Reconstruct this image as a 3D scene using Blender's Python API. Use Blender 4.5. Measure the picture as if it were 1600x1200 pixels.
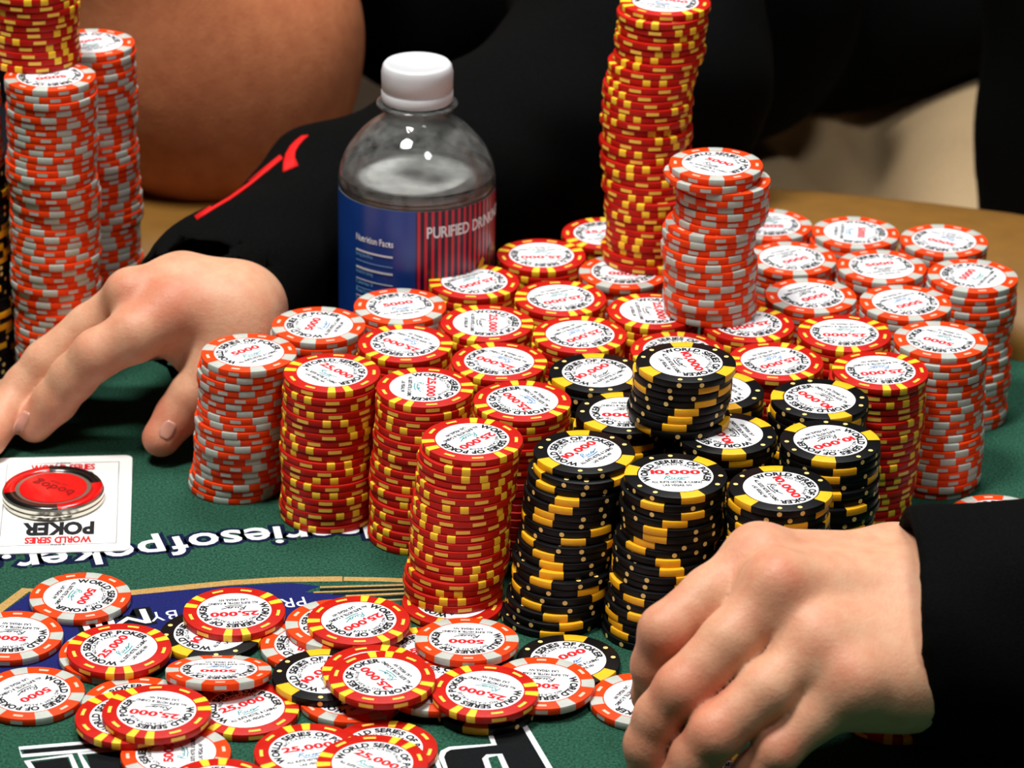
import bpy, bmesh, math, random
import numpy as np
from mathutils import Vector, Matrix, Euler
from mathutils.bvhtree import BVHTree

random.seed(7)
R_ = math.radians
scene = bpy.context.scene
for o in list(bpy.data.objects):
    bpy.data.objects.remove(o)
COL = scene.collection

# ------------------------------------------------------------------ camera
F, PIT, ROLL, CH = 5200.0, R_(24.3), R_(1.0), 0.609
fw = Vector((0, math.cos(PIT), -math.sin(PIT)))
rt0 = Vector((1, 0, 0)); up0 = rt0.cross(fw)
rt = math.cos(ROLL) * rt0 + math.sin(ROLL) * up0
up = -math.sin(ROLL) * rt0 + math.cos(ROLL) * up0
CAM = Vector((0, 0, CH))
cam = bpy.data.objects.new('camera', bpy.data.cameras.new('camera'))
COL.objects.link(cam)
cam.matrix_world = Matrix(((rt.x, up.x, -fw.x, 0), (rt.y, up.y, -fw.y, 0), (rt.z, up.z, -fw.z, CH), (0, 0, 0, 1)))
cam.data.sensor_width = 36
cam.data.lens = F / 1600 * 36
cam.data.clip_start = 0.05
cam.data.dof.use_dof = True
cam.data.dof.focus_distance = 1.27
cam.data.dof.aperture_fstop = 16
scene.camera = cam

def ray(px, py):
    return (fw + rt * ((px - 800) / F) - up * ((py - 600) / F))
def P(px, py, z):
    """photo pixel -> point on the horizontal plane at height z (metres above the felt)"""
    d = ray(px, py)
    return CAM + d * ((z - CH) / d.z)
def PY(px, py, y):
    d = ray(px, py)
    return CAM + d * (y / d.y)

# ------------------------------------------------------------------ light
w = bpy.data.worlds.new('world'); scene.world = w; w.use_nodes = True
bg = w.node_tree.nodes['Background']
bg.inputs[0].default_value = (0.9, 0.95, 1.0, 1); bg.inputs[1].default_value = 0.16

def area(name, loc, target, size, power, col=(1, 1, 1)):
    l = bpy.data.lights.new(name, 'AREA'); l.shape = 'DISK'; l.size = size; l.energy = power; l.color = col
    o = bpy.data.objects.new(name, l); COL.objects.link(o); o.location = loc
    o.rotation_euler = (Vector(target) - Vector(loc)).to_track_quat('-Z', 'Y').to_euler()
    return o
area('ceiling_spot_key', (-0.55, 0.95, 2.2), (0.0, 1.2, 0), 0.55, 60, (1, 0.97, 0.92))
area('ceiling_spot_back', (0.15, 2.0, 2.2), (0.0, 1.25, 0), 0.6, 34, (1, 0.98, 0.95))
area('ceiling_spot_side', (0.6, 0.4, 2.2), (0.1, 1.15, 0), 0.4, 16, (1, 0.98, 0.95))
scene.view_settings.view_transform = 'Standard'
scene.view_settings.look = 'None'
scene.view_settings.gamma = 1
scene.view_settings.use_curve_mapping = False
scene.view_settings.exposure = -0.1

# ------------------------------------------------------------------ materials
def srgb(r, g, b):
    f = lambda c: (c / 255 / 12.92) if c / 255 <= 0.04045 else ((c / 255 + 0.055) / 1.055) ** 2.4
    return (f(r), f(g), f(b), 1)
MATS = {}
def mat(name, col, rough=0.5, spec=0.5, metal=0.0, noise=0.0, nscale=200, bump=0.0, bscale=800, sss=0.0, coat=0.0, coords='Object'):
    m = bpy.data.materials.new(name); m.use_nodes = True
    nt = m.node_tree; b = nt.nodes['Principled BSDF']
    b.inputs['Base Color'].default_value = col
    b.inputs['Roughness'].default_value = rough
    b.inputs['Specular IOR Level'].default_value = spec
    b.inputs['Metallic'].default_value = metal
    b.inputs['Coat Weight'].default_value = coat
    if sss:
        b.inputs['Subsurface Weight'].default_value = sss
        b.inputs['Subsurface Radius'].default_value = (0.006, 0.0025, 0.0012)
        b.inputs['Subsurface Scale'].default_value = 1.0
    tc = nt.nodes.new('ShaderNodeTexCoord')
    if noise:
        n = nt.nodes.new('ShaderNodeTexNoise'); n.inputs['Scale'].default_value = nscale; n.inputs['Detail'].default_value = 3
        nt.links.new(tc.outputs[coords], n.inputs['Vector'])
        mx = nt.nodes.new('ShaderNodeMix'); mx.data_type = 'RGBA'
        lo = [max(0, c * (1 - noise)) for c in col[:3]] + [1]; hi = [min(1, c * (1 + noise)) for c in col[:3]] + [1]
        mx.inputs[6].default_value = lo; mx.inputs[7].default_value = hi
        rmp = nt.nodes.new('ShaderNodeMapRange'); rmp.inputs[1].default_value = 0.3; rmp.inputs[2].default_value = 0.7
        nt.links.new(n.outputs['Fac'], rmp.inputs[0]); nt.links.new(rmp.outputs[0], mx.inputs[0])
        nt.links.new(mx.outputs[2], b.inputs['Base Color'])
    if bump:
        n2 = nt.nodes.new('ShaderNodeTexNoise'); n2.inputs['Scale'].default_value = bscale; n2.inputs['Detail'].default_value = 4
        nt.links.new(tc.outputs[coords], n2.inputs['Vector'])
        bp = nt.nodes.new('ShaderNodeBump'); bp.inputs['Strength'].default_value = bump; bp.inputs['Distance'].default_value = 0.0005
        nt.links.new(n2.outputs['Fac'], bp.inputs['Height']); nt.links.new(bp.outputs[0], b.inputs['Normal'])
    MATS[name] = m
    return m
M = MATS
mat('orange_clay', srgb(230, 62, 8), 0.5, 0.22, noise=0.08, nscale=300)
mat('grey_clay', srgb(180, 186, 178), 0.45, 0.4, noise=0.06, nscale=300)
mat('pale_orange_mark', srgb(250, 190, 165), 0.45)
mat('red_clay', srgb(184, 20, 6), 0.46, 0.28, noise=0.10, nscale=300)
mat('yellow_clay', srgb(250, 205, 50), 0.42, 0.4, noise=0.05, nscale=300)
mat('yellow_mark', srgb(250, 205, 80), 0.45)
mat('black_clay', srgb(9, 9, 11), 0.42, 0.2, noise=0.1, nscale=300)
mat('amber_clay', srgb(250, 182, 28), 0.42, 0.4, noise=0.05, nscale=300)
mat('amber_mark', srgb(250, 215, 130), 0.45)
mat('white_inlay', srgb(236, 238, 242), 0.5, 0.3)
mat('black_ink', srgb(22, 22, 26), 0.6, 0.2)
mat('red_ink', srgb(205, 26, 34), 0.6, 0.2)
mat('blue_ink', srgb(60, 120, 165), 0.6, 0.2)
mat('teal_ink', srgb(60, 140, 140), 0.6, 0.2)
mat('felt_green', srgb(36, 76, 60), 0.95, 0.1, noise=0.6, nscale=1000, bump=0.6, bscale=2200)
mat('print_white', srgb(225, 230, 235), 0.9, 0.1, noise=0.08, nscale=1400, bump=0.4, bscale=2200)
mat('print_navy', srgb(14, 22, 52), 0.9, 0.1, noise=0.3, nscale=1400, bump=0.4, bscale=2200)
mat('print_blue', srgb(26, 32, 92), 0.9, 0.1, noise=0.25, nscale=1400, bump=0.4, bscale=2200)
mat('print_gold', srgb(172, 138, 82), 0.9, 0.1, noise=0.25, nscale=1400, bump=0.4, bscale=2200)
mat('print_black', srgb(16, 18, 20), 0.9, 0.1, noise=0.3, nscale=1400, bump=0.4, bscale=2200)
mat('rail_vinyl', srgb(122, 84, 28), 0.55, 0.4, noise=0.1, nscale=60, bump=0.25, bscale=900)
mat('table_wood', srgb(40, 26, 18), 0.5, noise=0.3, nscale=30)
mat('carpet', srgb(96, 80, 66), 0.95, 0.1, noise=0.25, nscale=60, bump=0.5, bscale=400)
mat('wall_paint', srgb(70, 62, 56), 0.9, 0.1, noise=0.05, nscale=20)
mat('ceiling_paint', srgb(110, 110, 112), 0.9, 0.1, noise=0.03, nscale=20)
mat('card_white', srgb(240, 240, 238), 0.35, 0.4)
mat('card_grey', srgb(120, 120, 120), 0.5)
mat('enamel_red', srgb(214, 10, 14), 0.18, 0.6, coat=0.5)
mat('enamel_black', srgb(20, 18, 18), 0.2, 0.6, coat=0.5)
mat('dark_red_print', srgb(120, 6, 10), 0.4)
mat('silver_metal', srgb(216, 212, 198), 0.22, 0.5, metal=0.9)
mat('cap_plastic', srgb(206, 208, 212), 0.35, 0.5, sss=0.0, noise=0.02)
mat('label_blue', srgb(20, 62, 140), 0.28, 0.5, noise=0.12, nscale=40)
mat('label_navy', srgb(14, 20, 52), 0.3, 0.5)
mat('label_red', srgb(196, 34, 58), 0.3, 0.5)
mat('label_white', srgb(220, 228, 238), 0.35, 0.5)
mat('label_pale_blue', srgb(110, 165, 215), 0.35, 0.5)
mat('label_gold', srgb(196, 150, 50), 0.3, 0.5)
mat('label_green', srgb(30, 70, 50), 0.3, 0.5)
mat('label_orange', srgb(205, 80, 50), 0.3, 0.5)
mat('label_inside', srgb(196, 198, 196), 0.5, 0.5, noise=0.08, nscale=90)
mat('black_fabric', srgb(8, 9, 9), 0.95, 0.05, noise=0.25, nscale=900, bump=0.5, bscale=1500)
mat('red_piping', srgb(205, 18, 18), 0.7, 0.2)
mat('khaki_cloth', srgb(186, 160, 124), 0.9, 0.1, noise=0.1, nscale=700, bump=0.4, bscale=1500)
mat('dark_cloth', srgb(26, 28, 34), 0.9, 0.1, noise=0.2, nscale=700)
mat('nail', srgb(206, 142, 122), 0.26, 0.5, sss=0.2)

def skin(name, base, blush):
    m = mat(name, base, 0.5, 0.3, sss=0.22)
    nt = m.node_tree; b = nt.nodes['Principled BSDF']
    at = nt.nodes.new('ShaderNodeAttribute'); at.attribute_name = 'blush'
    tc = nt.nodes.new('ShaderNodeTexCoord')
    n = nt.nodes.new('ShaderNodeTexNoise'); n.inputs['Scale'].default_value = 110; n.inputs['Detail'].default_value = 8; n.inputs['Roughness'].default_value = 0.65
    nt.links.new(tc.outputs['Object'], n.inputs['Vector'])
    ad = nt.nodes.new('ShaderNodeMath'); ad.operation = 'MULTIPLY_ADD'; ad.inputs[1].default_value = 1.8; ad.inputs[2].default_value = -0.7
    nt.links.new(n.outputs['Fac'], ad.inputs[0])
    s = nt.nodes.new('ShaderNodeMath'); s.operation = 'ADD'; s.use_clamp = True
    nt.links.new(ad.outputs[0], s.inputs[0]); nt.links.new(at.outputs['Fac'], s.inputs[1])
    mx = nt.nodes.new('ShaderNodeMix'); mx.data_type = 'RGBA'
    mx.inputs[6].default_value = base; mx.inputs[7].default_value = blush
    nt.links.new(s.outputs[0], mx.inputs[0]); nt.links.new(mx.outputs[2], b.inputs['Base Color'])
    # pores and fine creases
    v = nt.nodes.new('ShaderNodeTexVoronoi'); v.inputs['Scale'].default_value = 900
    n2 = nt.nodes.new('ShaderNodeTexNoise'); n2.inputs['Scale'].default_value = 520; n2.inputs['Detail'].default_value = 6
    nt.links.new(tc.outputs['Object'], v.inputs['Vector']); nt.links.new(tc.outputs['Object'], n2.inputs['Vector'])
    sm = nt.nodes.new('ShaderNodeMath'); sm.operation = 'MULTIPLY_ADD'; sm.inputs[1].default_value = 0.5
    nt.links.new(v.outputs['Distance'], sm.inputs[0]); nt.links.new(n2.outputs['Fac'], sm.inputs[2])
    bp = nt.nodes.new('ShaderNodeBump'); bp.inputs['Strength'].default_value = 0.22; bp.inputs['Distance'].default_value = 0.0006
    nt.links.new(sm.outputs[0], bp.inputs['Height']); nt.links.new(bp.outputs[0], b.inputs['Normal'])
    return m
skin('skin_fair', srgb(208, 160, 128), srgb(198, 126, 98))
skin('skin_tan', srgb(200, 126, 86), srgb(170, 94, 62))

def thin_clear(name, tint, haze, rough=0.03, ior=1.5, vary=0.7):
    m = bpy.data.materials.new(name); m.use_nodes = True; nt = m.node_tree
    nt.nodes.clear()
    out = nt.nodes.new('ShaderNodeOutputMaterial'); mix = nt.nodes.new('ShaderNodeMixShader'); mh = nt.nodes.new('ShaderNodeMixShader')
    tr = nt.nodes.new('ShaderNodeBsdfTransparent'); gl = nt.nodes.new('ShaderNodeBsdfGlossy'); fr = nt.nodes.new('ShaderNodeFresnel'); df = nt.nodes.new('ShaderNodeBsdfDiffuse')
    tr.inputs[0].default_value = tint; gl.inputs['Roughness'].default_value = rough; df.inputs[0].default_value = (0.8, 0.82, 0.8, 1)
    # uneven white haze: droplets on the plastic, and brightness painted into bottle and water
    tc = nt.nodes.new('ShaderNodeTexCoord'); n = nt.nodes.new('ShaderNodeTexNoise'); n.inputs['Scale'].default_value = 160; n.inputs['Detail'].default_value = 6
    mr = nt.nodes.new('ShaderNodeMapRange'); mr.inputs[1].default_value = 0.3; mr.inputs[2].default_value = 0.75; mr.inputs[3].default_value = haze * (1 - vary); mr.inputs[4].default_value = haze * (1 + vary)
    nt.links.new(tc.outputs['Object'], n.inputs['Vector']); nt.links.new(n.outputs['Fac'], mr.inputs[0]); nt.links.new(mr.outputs[0], mh.inputs[0])
    bp = nt.nodes.new('ShaderNodeBump'); bp.inputs['Strength'].default_value = 0.25; bp.inputs['Distance'].default_value = 0.001
    n2 = nt.nodes.new('ShaderNodeTexNoise'); n2.inputs['Scale'].default_value = 60
    nt.links.new(tc.outputs['Object'], n2.inputs['Vector']); nt.links.new(n2.outputs['Fac'], bp.inputs['Height']); nt.links.new(bp.outputs[0], gl.inputs['Normal'])
    fr.inputs['IOR'].default_value = ior
    nt.links.new(tr.outputs[0], mh.inputs[1]); nt.links.new(df.outputs[0], mh.inputs[2])
    nt.links.new(fr.outputs[0], mix.inputs[0]); nt.links.new(mh.outputs[0], mix.inputs[1]); nt.links.new(gl.outputs[0], mix.inputs[2])
    nt.links.new(mix.outputs[0], out.inputs[0]); MATS[name] = m
thin_clear('clear_plastic', (0.96, 0.97, 0.97, 1), 0.09)
thin_clear('water', (0.97, 0.98, 0.98, 1), 0.55, 0.08, 1.33, 0.2)  # strong white haze paints the water brighter than clear water

# ------------------------------------------------------------------ mesh helpers
def mesh(name, verts, faces, mats, fmat=None, smooth=True):
    me = bpy.data.meshes.new(name)
    me.from_pydata([tuple(v) for v in verts], [], faces)
    for m in (mats if isinstance(mats, (list, tuple)) else [mats]):
        me.materials.append(MATS[m])
    if fmat is not None:
        me.polygons.foreach_set('material_index', fmat)
    if smooth:
        me.polygons.foreach_set('use_smooth', [True] * len(me.polygons))
    me.update()
    return me
def obj(name, me, parent=None, loc=None):
    o = bpy.data.objects.new(name, me); COL.objects.link(o)
    if parent: o.parent = parent
    if loc is not None: o.location = loc
    return o
def tag(o, label, cat, group=None):
    o['label'] = label; o['category'] = cat
    if group: o['group'] = group
    return o
def empty(name, loc=(0, 0, 0)):
    o = bpy.data.objects.new(name, None); COL.objects.link(o); o.location = loc; o.empty_display_size = 0.02
    return o
def autosmooth(me, ang=35):
    """sharp edges where faces meet at more than ang degrees"""
    bm = bmesh.new(); bm.from_mesh(me)
    for e in bm.edges:
        if len(e.link_faces) == 2 and e.calc_face_angle(0) > R_(ang): e.smooth = False
    bm.to_mesh(me); bm.free(); return me
def lathe(prof, n=48, close=False):
    V, Fc = [], []
    for r, z in prof:
        for i in range(n):
            a = 2 * math.pi * i / n; V.append((r * math.cos(a), r * math.sin(a), z))
    for k in range(len(prof) - 1):
        for i in range(n):
            j = (i + 1) % n; Fc.append((k * n + i, k * n + j, (k + 1) * n + j, (k + 1) * n + i))
    if close:
        Fc.append(tuple(range(n))[::-1]); Fc.append(tuple((len(prof) - 1) * n + i for i in range(n)))
    return V, Fc

# glyphs of the built-in font as flat meshes
_g = {}
def glyph(ch, offset=0.0):
    k = (ch, offset)
    if k in _g: return _g[k]
    c = bpy.data.curves.new('glyph', 'FONT'); c.body = ch; c.size = 1; c.resolution_u = 3; c.offset = offset
    c.fill_mode = 'FRONT'
    o = bpy.data.objects.new('glyph', c); COL.objects.link(o)
    dg = bpy.context.evaluated_depsgraph_get()
    me = bpy.data.meshes.new_from_object(o.evaluated_get(dg))
    V = [tuple(v.co) for v in me.vertices]; Fc = [tuple(p.vertices) for p in me.polygons]
    bpy.data.objects.remove(o); bpy.data.curves.remove(c); bpy.data.meshes.remove(me)
    if V:
        x0 = min(v[0] for v in V); x1 = max(v[0] for v in V)
    else: x0, x1 = 0, 0.3
    _g[k] = (V, Fc, x0, x1)
    return _g[k]
def layout(s, gap=0.09, offset=0.0):
    """list of (verts, faces, xstart) with unit size and total width"""
    out = []; x = 0
    for ch in s:
        if ch == ' ': x += 0.32; continue
        _, _, x0, x1 = glyph(ch)
        V, Fc, _, _ = glyph(ch, offset)
        out.append((V, Fc, x - x0, x + (x1 - x0) / 2)); x += (x1 - x0) + gap
    return out, x - gap
def flat_text(s, h, cx, cy, z=0.0, sx=1.0, gap=0.09, offset=0.0, width=None):
    """centred straight text, cap height h"""
    L, W = layout(s, gap, offset); k = h / 0.7
    if width: sx = width / (W * k)
    V, Fc = [], []
    for gv, gf, xs, _ in L:
        b = len(V)
        V += [((x + xs - W / 2) * k * sx + cx, y * k - h / 2 + cy, z) for x, y, _ in gv]
        Fc += [tuple(b + i for i in f) for f in gf]
    return V, Fc
def arc_text(s, h, r, a0, a1, z=0.0, gap=0.12, offset=0.0):
    """text over the top of a circle of radius r, from angle a0 down to a1 (degrees)"""
    L, W = layout(s, gap, offset); k = h / 0.7
    V, Fc = [], []
    for gv, gf, xs, mid in L:
        a = R_(a0 + (a1 - a0) * mid / W); c, sn = math.cos(a - math.pi / 2), math.sin(a - math.pi / 2)
        b = len(V)
        for x, y, _ in gv:
            lx = (x + xs - mid) * k; ly = y * k + r
            V.append((lx * c - ly * sn, lx * sn + ly * c, z))
        Fc += [tuple(b + i for i in f) for f in gf]
    return V, Fc
def ribbon(pts, wd, z=0.0):
    V, Fc = [], []
    n = len(pts)
    for i, (x, y) in enumerate(pts):
        a = pts[max(0, i - 1)]; c = pts[min(n - 1, i + 1)]
        dx, dy = c[0] - a[0], c[1] - a[1]; l = math.hypot(dx, dy) or 1
        V += [(x - dy / l * wd / 2, y + dx / l * wd / 2, z), (x + dy / l * wd / 2, y - dx / l * wd / 2, z)]
    for i in range(n - 1): Fc.append((2 * i, 2 * i + 1, 2 * i + 3, 2 * i + 2))
    return V, Fc
def join(*parts):
    V, Fc = [], []
    for v, f in parts:
        b = len(V); V += v; Fc += [tuple(b + i for i in q) for q in f]
    return V, Fc

# ------------------------------------------------------------------ floor, table
V, Fc = [(-4, -3, -0.75), (4, -3, -0.75), (4, 6, -0.75), (-4, 6, -0.75), (-4, -3, -0.8), (4, -3, -0.8), (4, 6, -0.8), (-4, 6, -0.8)], \
    [(0, 1, 2, 3), (7, 6, 5, 4), (0, 4, 5, 1), (1, 5, 6, 2), (2, 6, 7, 3), (3, 7, 4, 0)]
fl = obj('floor', mesh('floor', V, Fc, 'carpet', smooth=False)); fl['kind'] = 'structure'

def slab(name, x0, y0, z0, x1, y1, z1, m):
    v = [(x0, y0, z0), (x1, y0, z0), (x1, y1, z0), (x0, y1, z0), (x0, y0, z1), (x1, y0, z1), (x1, y1, z1), (x0, y1, z1)]
    f = [(0, 3, 2, 1), (4, 5, 6, 7), (0, 1, 5, 4), (1, 2, 6, 5), (2, 3, 7, 6), (3, 0, 4, 7)]
    o = obj(name, mesh(name, v, f, m, smooth=False)); o['kind'] = 'structure'; return o
slab('wall_back', -4, 6, -0.8, 4, 6.1, 2.6, 'wall_paint')
slab('wall_front', -4, -3.1, -0.8, 4, -3, 2.6, 'wall_paint')
slab('wall_left', -4.1, -3, -0.8, -4, 6, 2.6, 'wall_paint')
slab('wall_right', 4, -3, -0.8, 4.1, 6, 2.6, 'wall_paint')
slab('ceiling', -4.1, -3.1, 2.6, 4.1, 6.1, 2.7, 'ceiling_paint')

table = empty('poker_table', (0, 1.0, -0.75))
tag(table, 'green felt poker table with printed lettering and padded tan rail', 'table')
def attach(o, p):
    """parent without moving: roots are unrotated empties, parts sit at the world origin of their mesh"""
    o.parent = p
    o.matrix_parent_inverse = Matrix.Translation(p.location).inverted() if p.type == 'EMPTY' else Matrix.Identity(4)
    return o
def tpart(name, me, parent=None):
    return attach(obj(name, me), parent or table)
# rail centre line: behind the chips it follows the rail seen in the photograph, then closes round the table
back = [(P(x, y, 0).x, P(x, y, 0).y) for x, y in [(-40, 470), (220, 482), (560, 492), (900, 492), (1250, 512), (1600, 560)]]
front_edge = [(-1.05, 1.05)] + [(-0.95, 1.28), (-0.7, 1.42), (-0.45, 1.455)] + back + [(0.45, 1.27), (0.75, 1.02), (0.85, 0.75), (0.75, 0.5), (0.45, 0.33), (0, 0.29), (-0.5, 0.33), (-0.85, 0.5), (-1.02, 0.75)]
def smooth_loop(pts, it=2):
    for _ in range(it):
        q = []
        for i in range(len(pts)):
            a = pts[i]; b = pts[(i + 1) % len(pts)]
            q += [(a[0] * .75 + b[0] * .25, a[1] * .75 + b[1] * .25), (a[0] * .25 + b[0] * .75, a[1] * .25 + b[1] * .75)]
        pts = q
    return pts
loop = smooth_loop(front_edge)
n = len(loop)
V = [(x, y, 0) for x, y in loop] + [(x, y, -0.02) for x, y in loop]
Fc = [tuple(range(n))[::-1], tuple(range(n, 2 * n))] + [(i, (i + 1) % n, n + (i + 1) % n, n + i) for i in range(n)]
bm = bmesh.new(); vs = [bm.verts.new(v) for v in V]
for f in Fc: bm.faces.new([vs[i] for i in f])
bmesh.ops.recalc_face_normals(bm, faces=bm.faces)
me = bpy.data.meshes.new('felt'); bm.to_mesh(me); bm.free(); me.materials.append(MATS['felt_green'])
felt = tpart('felt', me)
# padded rail: a rounded profile swept round the felt
prof = [(0.000, -0.02), (0.000, 0.004), (0.004, 0.014), (0.014, 0.021), (0.035, 0.026), (0.075, 0.027), (0.115, 0.023), (0.138, 0.016), (0.150, 0.002), (0.152, -0.02), (0.148, -0.05), (0.0, -0.05)]
V, Fc = [], []
for i in range(n):
    a = Vector(loop[i - 1]); b = Vector(loop[i]); c = Vector(loop[(i + 1) % n])
    t = (c - a).normalized(); nrm = Vector((t.y, -t.x))
    if (b + nrm * 0.01 - Vector((0, 0.95))).length < (b - Vector((0, 0.95))).length: nrm = -nrm
    for d, z in prof: V.append((b.x + nrm.x * d, b.y + nrm.y * d, z))
k = len(prof)
for i in range(n):
    j = (i + 1) % n
    for q in range(k): Fc.append((i * k + q, j * k + q, j * k + (q + 1) % k, i * k + (q + 1) % k))
bm = bmesh.new(); vs = [bm.verts.new(v) for v in V]
for f in Fc: bm.faces.new([vs[i] for i in f])
bmesh.ops.recalc_face_normals(bm, faces=bm.faces)
for f in bm.faces: f.smooth = True
me = bpy.data.meshes.new('rail'); bm.to_mesh(me); bm.free(); me.materials.append(MATS['rail_vinyl'])
rail = tpart('rail', me)
# pedestal legs
for sx in (-0.55, 0.4):
    V, Fc = lathe([(0.16, -0.75), (0.16, -0.72), (0.06, -0.66), (0.05, -0.3), (0.09, -0.12), (0.2, -0.021)], 24, True)
    tpart('leg', mesh('leg', [(x + sx, y + 0.86, z) for x, y, z in V], Fc, 'table_wood'))

# ------------------------------------------------------------------ print on the felt
def fprint(name, VF, m, z):
    return attach(obj(name, mesh(name, [(v[0], v[1], z) for v in VF[0]], VF[1], m, smooth=False)), felt)
def poly(pts):
    v = [tuple(P(x, y, 0)) for x, y in pts]; return v, [tuple(range(len(v)))]
def curve_text(s, path, h, i0, px0, i1, px1, offset=0.0, gap=0.1):
    """glyphs along a px path on the felt; glyph i0 lands at px x = px0 and glyph i1 at px1"""
    fine = []
    for (x0, y0), (x1, y1) in zip(path, path[1:]):
        for q in range(20): fine.append((x0 + (x1 - x0) * q / 20, y0 + (y1 - y0) * q / 20))
    fine.append(path[-1])
    pts = [P(x, y, 0) for x, y in fine]; acc = [0]
    for a, b in zip(pts, pts[1:]): acc.append(acc[-1] + (b - a).length)
    at = lambda X: acc[min(range(len(fine)), key=lambda i: abs(fine[i][0] - X))]
    L, W = layout(s, gap, offset); k = h / 0.7
    m0, m1 = L[i0][3], L[i1][3]; kx = (at(px1) - at(px0)) / (m1 - m0)
    V, Fc = [], []
    for gv, gf, xs, mid in L:
        d = at(px0) + (mid - m0) * kx
        i = 0
        while i < len(acc) - 2 and acc[i + 1] < d: i += 1
        t = (d - acc[i]) / (acc[i + 1] - acc[i]); p = pts[i].lerp(pts[i + 1], t)
        lo, hi = max(0, i - 12), min(len(pts) - 1, i + 13)
        d0 = (pts[hi] - pts[lo]).normalized(); nx = Vector((-d0.y, d0.x, 0)); b = len(V)
        for x, y, _ in gv:
            q = p + d0 * ((x + xs - mid) * kx) + nx * (y * k)
            V.append((q.x, q.y, 0))
        Fc += [tuple(b + i2 for i2 in f) for f in gf]
    return V, Fc
def pribbon(path, wd):
    return ribbon([(P(x, y, 0).x, P(x, y, 0).y) for x, y in path], wd)
tp = [(900, 795), (760, 802), (600, 813), (460, 822), (385, 827), (300, 836), (222, 847), (130, 857), (35, 866), (-100, 880), (-300, 905)]
s_ = 'worldseriesofpoker.com'
fprint('printed_outline', curve_text(s_, tp, 0.0155, 7, 462, 17, 38, offset=0.10), 'print_navy', 0.00012)
fprint('printed_lettering', curve_text(s_, tp, 0.0155, 7, 462, 17, 38, offset=0.018), 'print_white', 0.0002)
fprint('printed_blue_stroke', poly([(-60, 1000), (5, 957), (45, 928), (200, 930), (360, 916), (455, 911), (500, 916), (475, 925), (540, 930), (500, 945), (560, 950), (470, 985), (300, 1040), (0, 1060), (-60, 1060)]), 'print_blue', 0.0001)
fprint('printed_gold_edge', join(pribbon([(-60, 996), (-20, 968), (0, 952), (40, 922), (60, 925), (200, 927), (300, 917), (360, 911), (440, 906), (535, 905)], 0.0042), pribbon([(537, 905), (600, 906), (660, 909)], 0.0034),
       pribbon([(500, 918), (640, 914)], 0.0014), pribbon([(490, 926), (650, 920)], 0.0012), pribbon([(540, 932), (660, 926)], 0.0016), pribbon([(560, 941), (680, 934)], 0.0012)), 'print_gold', 0.00016)
fprint('printed_dark_streak', join(pribbon([(500, 922), (650, 917)], 0.0016), pribbon([(520, 929), (660, 923)], 0.0014), pribbon([(550, 937), (670, 930)], 0.002)), 'print_black', 0.00014)
fprint('printed_lettering', curve_text('PRESENTED BY', [(520, 929), (467, 934), (243, 957), (180, 964)], 0.0075, 0, 466, 10, 243), 'print_white', 0.0002)
fprint('printed_outline', curve_text('MIL', [(280, 946), (210, 954), (60, 975), (-60, 992)], 0.012, 0, 196, 2, 110, offset=0.08), 'print_black', 0.00018)
fprint('printed_lettering', curve_text('MIL', [(280, 946), (210, 954), (60, 975), (-60, 992)], 0.012, 0, 196, 2, 110, offset=0.0), 'print_white', 0.00024)
for q in ([(755, 1118), (772, 1165), (703, 1171), (690, 1182), (697, 1205), (712, 1260), (888, 1260), (810, 1118)],
          [(36, 1173), (185, 1159), (200, 1166), (38, 1179)], [(50, 1192), (105, 1184), (118, 1215), (126, 1260), (90, 1260)],
          [(135, 1180), (200, 1174), (320, 1165), (330, 1260), (160, 1260), (143, 1205)]):
    fprint('printed_block_letter', poly(q), 'print_black', 0.00012)
fprint('printed_counter', poly([(758, 1184), (781, 1180), (792, 1205), (812, 1260), (783, 1260)]), 'felt_green', 0.00018)
for q in ([(752, 1112), (772, 1164), (703, 1170), (693, 1175), (689, 1184), (696, 1205), (712, 1260)], [(806, 1112), (858, 1200), (890, 1260)],
          [(785, 1262), (758, 1186), (762, 1182), (781, 1180), (792, 1205), (812, 1260)], [(672, 1166), (690, 1205), (700, 1260)],
          [(330, 1150), (185, 1157), (30, 1170), (34, 1182), (200, 1168)], [(92, 1260), (42, 1190), (110, 1181), (124, 1215), (130, 1260)], [(155, 1260), (138, 1205), (124, 1178), (200, 1171), (330, 1160)]):
    fprint('printed_letter_outline', pribbon(q, 0.0021), 'print_white', 0.00024)

# ------------------------------------------------------------------ poker chips
RAD, T, TG, RI, BV = 0.0195, 0.00305, 0.00291, 0.0142, 0.00036
def sector(prof, a0, a1, n):
    V, Fc = [], []
    for i in range(n + 1):
        a = a0 + (a1 - a0) * i / n
        for r, z in prof: V.append((r * math.cos(a), r * math.sin(a), z))
    k = len(prof)
    for i in range(n):
        for j in range(k - 1): Fc.append((i * k + j, (i + 1) * k + j, (i + 1) * k + j + 1, i * k + j + 1))
    return V, Fc
def face_dash(am, wd, r0=0.0164, r1=0.0176):
    return sector([(r0, TG + 5e-5), (r1, TG + 5e-5)][::-1], R_(am - wd / 2), R_(am + wd / 2), 3)
def edge_dash(am, wd, f0=0.24, f1=0.74):
    return sector([(RAD + 6e-5, TG * f1), (RAD + 6e-5, TG * f0)], R_(am - wd / 2), R_(am + wd / 2), 3)
def face_dot(am, r=0.0170, rr=0.00095):
    c = (r * math.cos(R_(am)), r * math.sin(R_(am)))
    return [(c[0] + rr * math.cos(2 * math.pi * i / 10), c[1] + rr * math.sin(2 * math.pi * i / 10), TG + 5e-5) for i in range(10)], [tuple(range(10))]
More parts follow.
